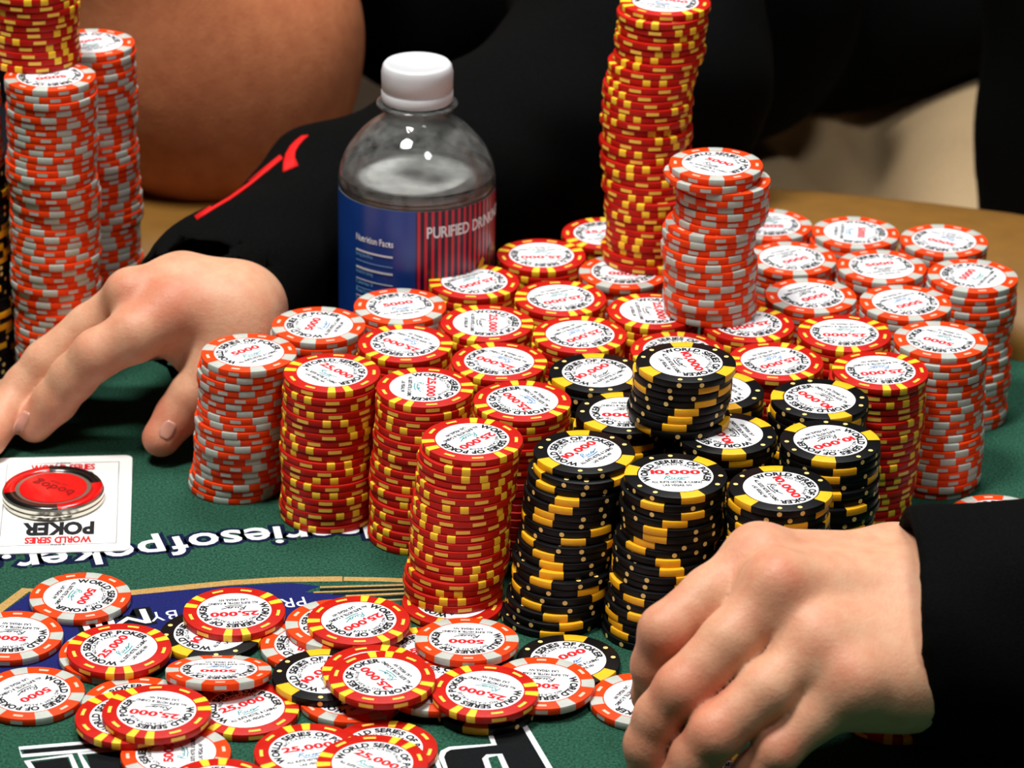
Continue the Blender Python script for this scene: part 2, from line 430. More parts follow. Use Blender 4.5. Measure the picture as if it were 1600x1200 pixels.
def edge_dot(am, rr=0.00098):
    V = []
    for i in range(10):
        t = 2 * math.pi * i / 10; a = R_(am) + rr * math.cos(t) / RAD
        V.append(((RAD + 6e-5) * math.cos(a), (RAD + 6e-5) * math.sin(a), TG / 2 + rr * math.sin(t)))
    return V, [tuple(range(10))]
def body_mesh(kind, mats, marks):
    prof = [(0.002, 0), (RAD - BV, 0), (RAD - BV * .3, BV * .3), (RAD, BV), (RAD, TG - BV), (RAD - BV * .3, TG - BV * .3), (RAD - BV, TG), (0.002, TG)]
    V, Fc = lathe(prof, 48, True); fm = [0] * len(Fc)
    for mi, vf in marks:
        b = len(V); V = V + vf[0]; Fc = Fc + [tuple(b + i for i in q) for q in vf[1]]; fm += [mi] * len(vf[1])
    return autosmooth(mesh('poker_chip_' + kind, V, Fc, mats, fm), 30)
def spot_mesh(kind, wd, m):
    e = 5e-5
    prof = [(RI + 0.0005, TG - 0.0002), (RI + 0.0005, TG + e), (RAD - BV, TG + e), (RAD - BV * .3 + e, TG - BV * .3 + e), (RAD + e * 1.3, TG - BV), (RAD + e * 1.3, BV), (RAD - BV * .3 + e, BV * .3 - e), (RAD - BV, -e), (RAD - 0.003, 0.0002)]
    V, Fc = sector(prof, -R_(wd) / 2, R_(wd) / 2, 4)
    k = len(prof); Fc += [tuple(range(k)), tuple(4 * k + i for i in range(k))[::-1]]
    return autosmooth(mesh('edge_spot_' + kind, V, Fc, m), 30)
OFF = {'orange': 5, 'red': 90, 'black': 46}      # turn of the edge spots against the printed label
marks_o = [(1, edge_dash(35 + 60 * i, 13)) for i in range(6)] + [(2, face_dash(35 + 60 * i, 12)) for i in range(6)]
marks_r, marks_b = [], []
for i in range(3):
    for s in (-1, 1):
        a = 150 + 120 * i + s * 19
        marks_r += [(1, edge_dash(a, 16)), (1, face_dash(a, 15, 0.0163, 0.0175))]
        b = 106 + 120 * i + s * 13
        marks_b += [(1, edge_dot(b)), (1, face_dot(b))]
CH_ = {
    'orange': dict(body=body_mesh('orange', ['orange_clay', 'grey_clay', 'pale_orange_mark'], marks_o), spot=spot_mesh('grey', 19, 'grey_clay'), ang=[60 * i for i in range(6)], val='5000', name='orange and grey 5000'),
    'red': dict(body=body_mesh('red', ['red_clay', 'yellow_mark'], marks_r), spot=spot_mesh('yellow', 9.6, 'yellow_clay'), ang=[120 * i + s * 10.5 for i in range(3) for s in (-1, 1)], val='25,000', name='red and yellow 25,000'),
    'black': dict(body=body_mesh('black', ['black_clay', 'amber_mark'], marks_b), spot=spot_mesh('amber', 28, 'amber_clay'), ang=[120 * i for i in range(3)], val='10,000', name='black and yellow 10,000'),
}
V, Fc = lathe([(RI, TG - 0.0001), (RI, TG + 2e-5), (RI - 0.0002, TG + 4e-5)], 48)
Fc.append(tuple(2 * 48 + i for i in range(48)))
INLAY = mesh('inlay', V, Fc, 'white_inlay', smooth=False)
zt = TG + 1.1e-4
LETTER = mesh('lettering', *join(arc_text('WORLD SERIES OF POKER', 0.0027, 0.0106, 206, -26, zt, offset=0.05), arc_text('NO CASH VALUE', 0.0014, 0.0087, 145, 35, zt, offset=0.03),
              flat_text("ALL SUITE HOTEL & CASINO", 0.0015, 0, -0.0060, zt, width=0.0190, offset=0.04), flat_text('LAS VEGAS, NV', 0.0015, 0, -0.0087, zt, width=0.0110, offset=0.04)), 'black_ink', smooth=False)
for kk, wv in (('orange', 0.0128), ('red', 0.0180), ('black', 0.0182)):
    CH_[kk]['value'] = mesh('value_' + kk, *flat_text(CH_[kk]['val'], 0.0033, 0, 0.0026, zt, width=wv, offset=0.045), 'red_ink', smooth=False)
sig = [[(-4.6, -3.6), (-3.6, -0.9), (-2.6, -0.5), (-2.2, -1.2), (-3.6, -2.0), (-2.2, -3.4)], [(-1.6, -1.9), (-1.8, -3.2), (-1.0, -3.0), (-0.4, -2.0), (-0.8, -3.2), (0.3, -3.2), (1.2, -2.0), (0.6, -3.1), (1.6, -3.2), (2.2, -2.2), (1.5, -2.0), (1.6, -3.1), (4.9, -1.5)], [(-3.4, -4.1), (0, -4.3), (3.4, -3.7)]]
sgm = join(*[ribbon([(x / 1000, y / 1000) for x, y in q], 0.0005, zt) for q in sig])
SIGN = [mesh('signature', *sgm, 'blue_ink', smooth=False), mesh('signature', *sgm, 'teal_ink', smooth=False), mesh('signature', *sgm, 'black_ink', smooth=False)]

DEEP = []   # chips buried inside the packed stacks
def chip(kind, base, rot, label, group, face=True, spots=True, tilt=(0, 0)):
    """one chip with its bottom centre at base; rot = turn of the printed label, degrees"""
    d = CH_[kind]
    if 'deep in' in label:
        DEEP.append((kind, Vector(base), rot)); return None
    o = obj(kind + '_poker_chip', d['body']); tag(o, label, 'poker chip', group)
    o.location = base
    o.rotation_euler = (Euler((R_(tilt[0]), R_(tilt[1]), 0)).to_matrix() @ Euler((0, 0, R_(rot))).to_matrix()).to_euler()
    if spots:
        off = OFF[kind]
        for a in d['ang']:
            s = obj('edge_spot', d['spot'], o); s.rotation_euler = (0, 0, R_(a + off))
    if face:
        n = obj('inlay', INLAY, o)
        obj('lettering', LETTER, n); obj('value', d['value'], n); obj('signature', random.choice(SIGN), n)
    return o
ORD = ['topmost', 'second from the top', 'third from the top', 'fourth from the top', 'fifth from the top', 'sixth from the top', 'seventh from the top', 'eighth from the top', 'ninth from the top', 'tenth from the top', 'eleventh from the top', 'twelfth from the top', 'thirteenth from the top', 'fourteenth from the top', 'fifteenth from the top', 'sixteenth from the top', 'seventeenth from the top', 'eighteenth from the top', 'nineteenth from the top', 'twentieth from the top']
TENS = {2: 'twenty', 3: 'thirty', 4: 'forty'}
for q in range(21, 50):
    t, u = divmod(q, 10)
    ORD.append((TENS[t][:-1] + 'ieth' if u == 0 else TENS[t] + '-' + ['', 'first', 'second', 'third', 'fourth', 'fifth', 'sixth', 'seventh', 'eighth', 'ninth'][u]) + ' from the top')

# key: (kind, top px, chips, base px or None, turn of top label, description of the stack, chips that show)
ZT = 20 * T
STACKS = [
    ('orange', (389, 550), 20, (371, 758), 41, 'stack beside the thumb', 20),
    ('red', (519, 581), 20, (511, 802), -47, 'red stack adjoining the thumb-side stack', 20),
    ('red', (664, 604), 20, (652, 834), -90, 'red stack behind the front one', 20),
    ('red', (816, 625), 20, None, 120, 'red stack touching black and front stacks', 8),
    ('orange', (498, 507), 20, None, 75, 'orange stack behind the thumb-side stacks', 5),
    ('orange', (625, 478), 20, None, 22, 'orange stack in front of the water bottle', 6),
    ('red', (741, 439), 20, None, 217, "red stack beside bottle's red stripes", 5),
    ('red', (846, 398), 20, None, 183, 'red stack between bottle and leaning tower', 6),
    ('red', (946, 364), 20, None, 12, 'red stack just behind the leaning tower', 4),
    ('orange', (975, 424), 20, None, 175, 'orange stack carrying the leaning tower', 5),
    ('red', (876, 465), 20, None, 207, 'red stack before the tower base', 4),
    ('red', (761, 504), 20, None, -90, 'sideways-printed red stack before bottle', 4),
    ('red', (633, 535), 20, None, 142, 'red stack behind two thumb-side stacks', 5),
    ('red', (907, 523), 20, None, 222, 'red stack right behind the black stacks', 5),
    ('red', (780, 564), 20, None, 143, 'red stack amid the red block', 5),
    ('red', (1021, 485), 20, None, -84, 'sideways-printed red stack under orange tower', 3),
    ('red', (1059, 547), 20, None, 4, 'red stack behind the raised black pile', 3),
    ('red', (1170, 507), 20, None, 205, 'upside-down red stack under orange tower', 3),
    ('red', (1210, 564), 20, None, 213, 'red stack next to raised black pile', 5),
    ('red', (1320, 520), 20, None, 180, 'red stack against the far orange stacks', 5),
    ('red', (1375, 577), 20, (1352, 789), 193, 'red stack behind the clenched hand', 20),
    ('orange', (1470, 530), 20, (1457, 752), 149, 'orange stack behind chip by sleeve', 20),
    ('orange', (1415, 472), 20, None, 213, 'orange stack inside the orange block', 5),
    ('orange', (1267, 461), 20, None, 215, 'orange stack beside orange tower, slanting label', 5),
    ('orange', (1242, 403), 20, None, 212, 'orange stack behind orange tower, slanting label', 5),
    ('orange', (1373, 415), 20, None, 17, 'orange stack with upright label amid the block', 5),
    ('orange', (1520, 430), 20, (1497, 650), 62, 'outer orange stack along the block edge', 20),
    ('orange', (1475, 375), 20, None, 148, 'orange stack at the block corner near rail', 8),
    ('orange', (1333, 362), 20, None, -97, 'orange stack against rail, label sideways', 6),
    ('orange', (1205, 350), 20, None, 183, 'orange stack hidden behind the orange tower', 4),
    ('black', (933, 581), 20, None, 48, 'black stack against the red rows', 8),
    ('black', (977, 643), 20, None, 180, 'black stack half under the raised black pile', 8),
    ('black', (1120, 607), 20, None, 120, 'black stack behind raised black pile', 6),
    ('black', (1135, 676), 20, None, 110, 'black stack carrying the raised pile', 8),
    ('black', (913, 705), 20, (864, 962), 51, 'black stack beside the loose-chip red stack', 20),
    ('black', (1056, 742), 20, (1020, 985), 2, 'black stack touching the clenched fingers', 20),
    ('black', (1279, 621), 20, None, 126, 'black stack beside the red stack near wrist', 8),
    ('black', (1297, 687), 20, (1283, 925), 212, 'black stack behind the wrist', 14),
    ('black', (1220, 762), 20, (1198, 1000), -68, 'black stack just behind the knuckles', 14),
]
tops, bases = [], []
for s in STACKS:
    z = s[2] * T; t = P(*s[1], z); tops.append([t.x, t.y])
    b = P(*s[3], 0) if s[3] else Vector((t.x - 0.003, t.y - 0.001, 0)); bases.append([b.x, b.y])
# neighbouring stacks touch but do not run into one another
for arr in (tops, bases):
    for _ in range(60):
        for i in range(len(arr)):
            for j in range(i):
                dx, dy = arr[i][0] - arr[j][0], arr[i][1] - arr[j][1]; d = math.hypot(dx, dy)
                if d < 0.0393:
                    k = (0.0393 - d) / 2 / d
                    arr[i][0] += dx * k; arr[i][1] += dy * k; arr[j][0] -= dx * k; arr[j][1] -= dy * k
def stack(kind, n, z0, path, top_rot, desc, nvis, jit=0.0005, drift=0.0007, kinds=None, face_all=(), top_face=True, first=0):
    """path(f) -> (x, y) for f from 0 (base) to 1 (top)"""
    p1, p2, p3 = (random.uniform(0, 6.3) for _ in range(3))
    for i in range(n):
        f = (i + 0.5) / n if n > 1 else 1
        if i == n - 1: f = 1
        x, y = path(f); k = n - 1 - i
        if k:
            x += random.uniform(-jit, jit) + drift * math.sin(i * 0.55 + p1) * math.sin(i * 0.21 + p3); y += random.uniform(-jit, jit) + drift * math.sin(i * 0.48 + p2)
        kd = kinds(k) if kinds else kind
        rot = top_rot if k == 0 else random.uniform(0, 360)
        shown = k < nvis
        if shown:
            label = '%s chip, %s of %s' % (CH_[kd]['name'].split(' ')[0] + ' ' + CH_[kd]['val'], ORD[k + first].replace('from the top', 'from top'), desc)
            if k + first == 0: label = '%s chip topping the %s' % (CH_[kd]['name'].split(' ')[0] + ' ' + CH_[kd]['val'], desc)
            elif len(label.replace('-', ' ').split()) > 16: print('LONG', label)
        else:
            label = '%s chip deep in the %s' % (CH_[kd]['name'], desc)
        chip(kd, (x, y, z0 + i * T), rot, label, 'chips of the ' + desc, face=(k == 0 and top_face) or k in face_all, spots=True)
for s, t, b in zip(STACKS, tops, bases):
    lead = (lambda t, b: (lambda f: (b[0] + (t[0] - b[0]) * f, b[1] + (t[1] - b[1]) * f)))(t, b)
    stack(s[0], s[2], 0.0, lead, s[4], s[5], s[6], jit=0.0009 if s[0] == 'black' else 0.0005)

def px_path(pts):
    """pts: (px, py, z) from base to top -> smooth world xy as a function of height fraction"""
    w_ = [P(*p) for p in pts]; z0, z1 = pts[0][2], pts[-1][2]
    fs = [(p[2] - z0) / (z1 - z0) for p in pts]
    def f_(f):
        return (float(np.interp(f, fs, [q.x for q in w_])), float(np.interp(f, fs, [q.y for q in w_])))
    return f_
# the leaning tower of red chips on its orange stack
zb, nT = ZT, 36; zt_ = zb + nT * T
hh = lambda y: zb + (405 - y) / 403 * (zt_ - zb)
stack('red', nT, zb, px_path([(1012, 403, zb), (1014, 365, hh(365)), (1013, 320, hh(320)), (1011, 270, hh(270)), (1009, 170, hh(170)), (1021, 100, hh(100)), (1032, 50, hh(50)), (1040, 2, zt_)]), -20, 'leaning tower', 36, jit=0.0012)
# the orange tower standing across two red stacks
nT = 21; zt_ = zb + nT * T
hh = lambda y: zb + (487 - y) / 232 * (zt_ - zb)
stack('orange', nT, zb, px_path([(1110, 487, zb), (1107, 400, hh(400)), (1111, 345, hh(345)), (1130, 332, hh(332)), (1132, 281, hh(281)), (1131, 278, hh(278)), (1099, 266, hh(266)), (1119, 255, zt_)]), -37, 'orange tower', 21, jit=0.0008)
# raised black pile lying on the black stacks
nT = 8; zt_ = zb + nT * T
stack('black', nT, zb, px_path([(1058, 655, zb), (1063, 620, zb + 3 * T), (1072, 565, zt_)]), -73, 'raised black pile', 8, jit=0.001)

# tall stacks behind the reaching hand
nA = 46; tA = P(78, 118, nA * T)
stack('orange', nA, 0, lambda f: (tA.x - 0.001 * (1 - f), tA.y), 200, 'tall orange stack under red chips', nA)
stack('red', 13, nA * T, (lambda q: lambda f: (q.x, q.y))(P(55, 93, nA * T)), 0, 'red pile on the tall orange stack', 13)
nB = 46; tB = P(141, 66, nB * T)
stack('orange', nB, 0, lambda f: (tB.x + 0.001 * (1 - f), tB.y), 30, 'tall bare-topped orange stack', nB)
tC = Vector((tA.x - 0.0405, tA.y + 0.004, 0))
stack('orange', 44, 0, lambda f: (tC.x - (0.0015 if f > 0.72 else 0), tC.y), 0, 'two-coloured stack beyond fingers', 44, kinds=lambda k: 'orange' if k < 12 else 'black')

# loose chips: kind, px of top face centre, chips underneath, turn, tilt, label
SC = [
    ('orange', (124, 932), 0, -105, (0, 0), 'orange and grey 5000 chip lying alone below the playing card'),
    ('orange', (19, 992), 0, 175, (0, 0), 'orange and grey 5000 chip beside the blue printed stroke'),
    ('orange', (170, 1027), 0, 20, (0, 0), 'orange and grey chip peeking out under a single red chip'),
    ('red', (186, 1013), 1, 67, (0, 0), 'red and yellow 25,000 chip lying on one orange chip'),
    ('orange', (55, 1080), 0, 227, (0, 0), 'orange and grey 5000 chip alone above the printed block letter'),
    ('orange', (211, 1096), 0, 110, (0, 0), 'orange and grey chip under the pair of red chips'),
    ('red', (202, 1119), 1, 42, (0, 0), 'lower red and yellow chip of the pair over printed letter'),
    ('red', (246, 1110), 2, 168, (0, 0), 'upper red and yellow 25,000 chip of the overlapping pair'),
    ('orange', (276, 1172), 0, 95, (0, 0), 'orange and grey 5000 chip pushed under the red pair'),
    ('black', (334, 990), 0, 68, (0, 0), 'black and yellow chip mostly covered by a red chip'),
    ('red', (366, 955), 1, 188, (0, 0), 'red and yellow 25,000 chip lying on the black chip'),
    ('red', (384, 1108), 0, 35, (0, 0), 'red and yellow 25,000 chip under the tilted orange chip'),
    ('orange', (343, 1048), 1.35, 182, (-13, 0), 'orange and grey 5000 chip tilted with its near edge raised'),
    ('orange', (484, 1006), 0, 80, (0, 0), 'lowest orange chip of the fanned three under a red chip'),
    ('orange', (526, 974), 1, 62, (0, 0), 'middle orange chip of the fanned three under a red chip'),
    ('red', (561, 970), 2, 225, (0, 0), 'red and yellow 25,000 chip topping the fanned orange chips'),
    ('black', (505, 1054), 1, 55, (0, 0), 'black and yellow 10,000 chip half under the red heap'),
    ('orange', (545, 1088), 0, 60, (0, 0), 'orange and grey chip at the bottom of the heap'),
    ('red', (668, 1018), 0, 30, (0, 0), 'red chip almost hidden between the heap and orange chips'),
    ('orange', (690, 1070), 1, 10, (0, 0), 'orange and grey chip buried between two red chips'),
    ('red', (586, 1046), 2, 100, (0, 0), 'second red and yellow chip of the loose heap'),
    ('red', (597, 1058), 3, 124, (0, 0), 'red and yellow 25,000 chip topping the loose heap'),
    ('orange', (730, 1001), 2, 178, (-4, 0), 'orange and grey 5000 chip at the foot of red stack'),
    ('red', (707, 940), 0, 55, (0, 0), 'red and yellow chip lying under the front red stack'),
    ('black', (757, 1097), 0, 95, (0, 0), 'black and yellow chip under the red chip on block letter'),
    ('red', (757, 1077), 2, 155, (0, 0), 'red and yellow 25,000 chip above the printed block letter'),
    ('black', (888, 1031), 0, 35, (0, 0), 'black and yellow 10,000 chip at the foot of black stack'),
    ('orange', (836, 1067), 1, 175, (0, 0), 'orange and grey 5000 chip overlapping the loose black chip'),
    ('orange', (1004, 1092), 0, -118, (0, 0), 'orange and grey 5000 chip touched by the clenched fingers'),
    ('red', (356, 1224), 1, 10, (0, 0), 'red and yellow chip beside the upright red chip'),
    ('red', (468, 1180), 1, 18, (0, 0), 'red and yellow 25,000 chip with upright label in front'),
    ('red', (598, 1168), 0, -20, (0, 0), 'lower red chip of the pair next to printed letter'),
    ('red', (582, 1192), 2, -35, (0, 0), 'upper red chip of the pair next to printed letter'),
    ('orange', (1558, 806), 0, 60, (0, 0), 'orange and grey chip lying just behind the black sleeve'),
    ('red', (1395, 1112), 0, 60, (0, 0), 'red and yellow chip under the clenched hand at the wrist'),
    ('red', (1140, 1222), 0, 0, (0, 0), 'red and yellow chip beneath the curled fingertips'),
]
STACK31 = (738, 692), (707, 922)
SP = [P(px[0], px[1], (lv + 1) * T) for kd, px, lv, rot, tl, lab in SC]
for _ in range(40):
    for i in range(len(SP)):
        for j in range(i):
            if abs(SC[i][2] - SC[j][2]) < 0.9:
                v = (SP[i] - SP[j]); v.z = 0; l = v.length
                if l < 0.0392: v *= (0.0392 - l) / 2 / l; SP[i] += v; SP[j] -= v
for (kd, px, lv, rot, tl, lab), c in zip(SC, SP):
    chip(kd, (c.x, c.y, lv * T + 0.0003), rot, lab, 'loose chips spread over the felt', tilt=tl)
t, b = P(*STACK31[0], 20.5 * T), P(*STACK31[1], T)
stack('red', 20, T + 0.0003, (lambda t, b: lambda f: (b.x + (t.x - b.x) * f, b.y + (t.y - b.y) * f))(t, b), 229, 'red stack standing on loose chip', 20, jit=0.0007)

V, Fc, fm = [], [], []
mi = {'orange': 0, 'red': 1, 'black': 2}
pl, pf = lathe([(RAD - BV, 0), (RAD, BV), (RAD, TG - BV), (RAD - BV, TG)], 24, True)
for kd, c, rot in DEEP:
    b = len(V); V += [(x + c.x, y + c.y, z + c.z) for x, y, z in pl]
    Fc += [tuple(b + i for i in q) for q in pf]; fm += [mi[kd]] * len(pf)
dp = obj('packed_poker_chips', mesh('packed_poker_chips', V, Fc, ['orange_clay', 'red_clay', 'black_clay'], fm, smooth=False))
tag(dp, 'lower orange, red and black chips buried inside the packed stacks', 'poker chips'); dp['kind'] = 'stuff'

# ------------------------------------------------------------------ card and card guard
c0 = P(207, 712, 0.0004); c1 = P(203, 861, 0.0004)
ax = (c1 - c0).normalized()                 # along the long side, towards the viewer
ay = Vector((ax.y, -ax.x, 0))               # to the viewer's left
if ay.x > 0: ay = -ay
CL, CW = (c1 - c0).length, 0.0575
cc = c0 + ax * CL / 2 + ay * CW / 2
card = empty('playing_card', (cc.x, cc.y, 0.0003))
card.rotation_euler = (0, 0, math.atan2(ay.y, ay.x) )   # local x = ay (text reads from right to left for the viewer), local y = ?
lx = ay; ly = Vector((-ay.y, ay.x, 0))      # ly points towards the viewer (upside-down print)
tag(card, 'white playing card with red and black print under the red medallion', 'card')
def rrect(wx, wy, r, n=6):
    pts = []
    for sx, sy, a0 in ((1, 1, 0), (-1, 1, 90), (-1, -1, 180), (1, -1, 270)):
        for i in range(n + 1):
            a = R_(a0 + 90 * i / n); pts.append((sx * (wx / 2 - r) + r * math.cos(a), sy * (wy / 2 - r) + r * math.sin(a)))
    return pts
def prism(pts, z0, z1):
    n = len(pts); V = [(x, y, z0) for x, y in pts] + [(x, y, z1) for x, y in pts]
    return V, [tuple(range(n))[::-1], tuple(range(n, 2 * n))] + [(i, (i + 1) % n, n + (i + 1) % n, n + i) for i in range(n)]
obj('card_stock', mesh('card_stock', *prism(rrect(CW, CL, 0.0035), 0, 0.0005), 'card_white', smooth=False), card)
zc = 0.00058
bx, by = CW / 2 - 0.0055, CL / 2 - 0.0065
bl = [ribbon(q, 0.00035, zc) for q in ([(-bx, -by), (bx, -by)], [(bx, -by), (bx, by)], [(bx, by), (-bx, by)], [(-bx, by), (-bx, -by)])]
o = obj('border_line', mesh('border_line', *join(*bl), 'card_grey', smooth=False), card)
def turned(vf):
    return [(-x, -y, z) for x, y, z in vf[0]], vf[1]
mk = lambda: flat_text('POKER', 0.0105, 0, 0.0235, zc, width=0.0275, offset=0.05)
rk = lambda: flat_text('WORLD SERIES', 0.0052, 0, 0.0335, zc, width=0.0262, offset=0.045)
# in the card frame local +y faces the viewer, so the block near the viewer is printed turned by half
obj('black_print', mesh('black_print', *turned(mk()), 'black_ink', smooth=False), card)
obj('red_print', mesh('red_print', *turned(rk()), 'red_ink', smooth=False), card)
obj('black_print', mesh('black_print', *mk(), 'black_ink', smooth=False), card)
obj('red_print', mesh('red_print', *rk(), 'red_ink', smooth=False), card)
for sgn in (1, -1):
    mini = flat_text('2006', 0.0016, 0, 0.0375, zc, width=0.006)
    obj('small_print', mesh('small_print', *(mini if sgn == 1 else turned(mini)), 'black_ink', smooth=False), card)

gp = P(83, 761, 0.0065)
guard = empty('card_guard', (gp.x, gp.y, 0.00085)); guard.rotation_euler = (0, 0, R_(149))
tag(guard, 'red enamel medallion with silver rim lying on the white card', 'medallion')
GR, GT = 0.0208, 0.0052
V, Fc = lathe([(GR - 0.0008, 0), (GR, 0.0008), (GR, GT * .42), (GR - 0.0005, GT * .5), (GR, GT * .58), (GR, GT - 0.0008), (GR - 0.0006, GT), (0.001, GT)], 64, True)
obj('rim', autosmooth(mesh('rim', V, Fc, 'silver_metal')), guard)
def ring(r0, r1, a0, a1, z, n=24):
    return sector([(r1, z - 0.0004), (r1, z), (r0, z), (r0, z - 0.0004)], R_(a0), R_(a1), n)
for a0, a1, m in ((134, 228, 'enamel_red'), (228, 314, 'enamel_black'), (314, 408, 'enamel_red'), (48, 134, 'enamel_black')):
    obj('enamel_segment', mesh('enamel_segment', *ring(0.0155, 0.0202, a0, a1, GT + 0.00035), m), guard)
V, Fc = lathe([(0.0138, GT - 0.0002), (0.0138, GT + 0.0003), (0.0134, GT + 0.0004), (0.0005, GT + 0.0004)], 48, True)
o = obj('enamel_disc', mesh('enamel_disc', V, Fc, 'enamel_red', smooth=False), guard)
obj('lettering', mesh('lettering', *flat_text('bodog', 0.0050, 0, 0.0004, GT + 0.0006, width=0.0200, offset=0.0), 'dark_red_print', smooth=False), o)
obj('small_print', mesh('small_print', *flat_text('.com POKER', 0.0014, 0, -0.0042, GT + 0.0006, width=0.009), 'dark_red_print', smooth=False), o)

# ------------------------------------------------------------------ water bottle
bb = P(650, 588, 0.0)
bottle = empty('water_bottle', (bb.x, bb.y, 0.0))
tag(bottle, 'clear plastic water bottle with white cap and blue label', 'bottle')
BR = 0.0342
ZL = 0.093      # top of label
prof = [(0.020, 0.002), (0.030, 0.0), (BR - 0.001, 0.004), (BR, 0.012), (BR - 0.0006, 0.02), (BR - 0.0006, ZL), (BR, ZL + 0.001), (BR, ZL + 0.0035), (0.0327, ZL + 0.010), (0.0287, ZL + 0.0175), (0.0225, ZL + 0.0245), (0.0163, ZL + 0.0292), (0.0142, ZL + 0.0315), (0.0140, ZL + 0.0340), (0.0172, ZL + 0.0352), (0.0172, ZL + 0.0368), (0.0130, ZL + 0.0378), (0.0128, ZL + 0.051)]
def cat(pr, k=3):
    """Catmull-Rom through the profile"""
    out = []
    for i in range(len(pr) - 1):
        p0, p1, p2, p3 = pr[max(0, i - 1)], pr[i], pr[i + 1], pr[min(len(pr) - 1, i + 2)]
        for q in range(k):
            t = q / k
            out.append(tuple(0.5 * (2 * b + (c - a) * t + (2 * a - 5 * b + 4 * c - d) * t * t + (3 * b - a - 3 * c + d) * t ** 3) for a, b, c, d in zip(p0, p1, p2, p3)))
    return out + [pr[-1]]
V, Fc = lathe(cat(prof), 64)
Fc.append(tuple(range(64))[::-1])
obj('bottle_body', mesh('bottle_body', V, Fc, 'clear_plastic'), bottle)
zw = ZL + 0.003
V, Fc = lathe([(0.01, 0.004), (BR - 0.0016, 0.006), (BR - 0.0011, 0.02), (BR - 0.0009, zw - 0.0006), (BR - 0.0012, zw), (0.0005, zw)], 48, True)
obj('water', autosmooth(mesh('water', V, Fc, 'water')), bottle)
# cap with ribs
V, Fc = [], []
nr = 120; zc0 = ZL + 0.0375; zc1 = zc0 + 0.0170
prof = [(0.0150, zc0), (0.0153, zc0 + 0.0005), (0.0153, zc0 + 0.0045), (0.0148, zc0 + 0.005), (0.0152, zc0 + 0.0056), (0.0153, zc1 - 0.004), (0.0148, zc1 - 0.0012), (0.0138, zc1), (0.0128, zc1 - 0.0003), (0.0124, zc1 - 0.0008), (0.001, zc1 - 0.0010)]
for k, (r, z) in enumerate(prof):
    for i in range(nr):
        a = 2 * math.pi * i / nr; rr = r + (0.00018 * (1 if i % 2 else -1) if 0 < k < 6 else 0)
        V.append((rr * math.cos(a), rr * math.sin(a), z))
for k in range(len(prof) - 1):
    for i in range(nr):
        j = (i + 1) % nr; Fc.append((k * nr + i, k * nr + j, (k + 1) * nr + j, (k + 1) * nr + i))
Fc.append(tuple((len(prof) - 1) * nr + i for i in range(nr)))
obj('cap', mesh('cap', V, Fc, 'cap_plastic'), bottle)
# label wrapped round the body; angles measured from the side facing the viewer (-y), positive to the right
LR = BR + 0.0001
def on_label(u, z, dr=0.0):
    """u = arc length along the label from the middle, metres"""
    a = -math.pi / 2 + u / BR
    return ((LR + dr) * math.cos(a), (LR + dr) * math.sin(a), z)
def label_strip(u0, u1, z0, z1, dr, nu=None, zf=None):
    nu = nu or max(2, int(abs(u1 - u0) / 0.002)); V, Fc = [], []
    for i in range(nu + 1):
        u = u0 + (u1 - u0) * i / nu
        V += [on_label(u, z0, dr), on_label(u, z1 if zf is None else zf(u), dr)]
    for i in range(nu): Fc.append((2 * i, 2 * i + 2, 2 * i + 3, 2 * i + 1))
    return V, Fc
def label_text(s, h, u, z, dr, width):
    V, Fc = flat_text(s, h, 0, 0, 0, width=width, offset=0.025)
    return [on_label(u + x, z + y, dr) for x, y, _ in V], Fc
seam = 0.0008
lab = obj('label', mesh('label', *label_strip(-math.pi * BR, seam, 0.022, ZL - 0.001, 0), 'label_blue'), bottle)
obj('label_inside', mesh('label_inside', *label_strip(-math.pi * BR, math.pi * BR, 0.022, ZL - 0.001, -0.0004), 'label_inside'), bottle)
lab2 = obj('label', mesh('label', *label_strip(seam, math.pi * BR, 0.022, ZL - 0.001, 0), 'label_navy'), bottle)
for i in range(22):
    u = seam + 0.0006 + i * 0.0030
    o = obj('red_stripe', mesh('red_stripe', *label_strip(u, u + 0.0013, 0.022, ZL - 0.001, 0.00012, 2), 'label_red'), lab2)
obj('lettering', mesh('lettering', *label_text('PURIFIED DRINKING WATER', 0.0050, 0.0385, ZL - 0.0105, 0.0003, 0.066), 'label_white'), lab2)
# slanting emblem
def slant(pts, dr, m):
    # subdivide a quad given as 4 (u, z) corners
    V, Fc = [], []; n = 8
    for i in range(n + 1):
        t = i / n
        a = [pts[0][k] + (pts[1][k] - pts[0][k]) * t for k in (0, 1)]; b = [pts[3][k] + (pts[2][k] - pts[3][k]) * t for k in (0, 1)]
        V += [on_label(*a, dr), on_label(*b, dr)]
    for i in range(n): Fc.append((2 * i, 2 * i + 2, 2 * i + 3, 2 * i + 1))
    obj('emblem', mesh('emblem', V, Fc, m), lab2)
slant([(0.010, 0.042), (0.048, ZL - 0.020), (0.060, ZL - 0.028), (0.030, 0.030)], 0.0002, 'label_blue')
slant([(0.017, 0.044), (0.034, 0.066), (0.036, 0.064), (0.021, 0.043)], 0.0004, 'label_gold')
slant([(0.017, 0.044), (0.024, 0.053), (0.027, 0.052), (0.021, 0.043)], 0.0005, 'label_orange')
slant([(0.030, 0.040), (0.040, 0.068), (0.048, 0.066), (0.040, 0.036)], 0.00035, 'label_green')
slant([(0.026, 0.040), (0.030, 0.055), (0.0315, 0.054), (0.028, 0.039)], 0.0006, 'label_gold')
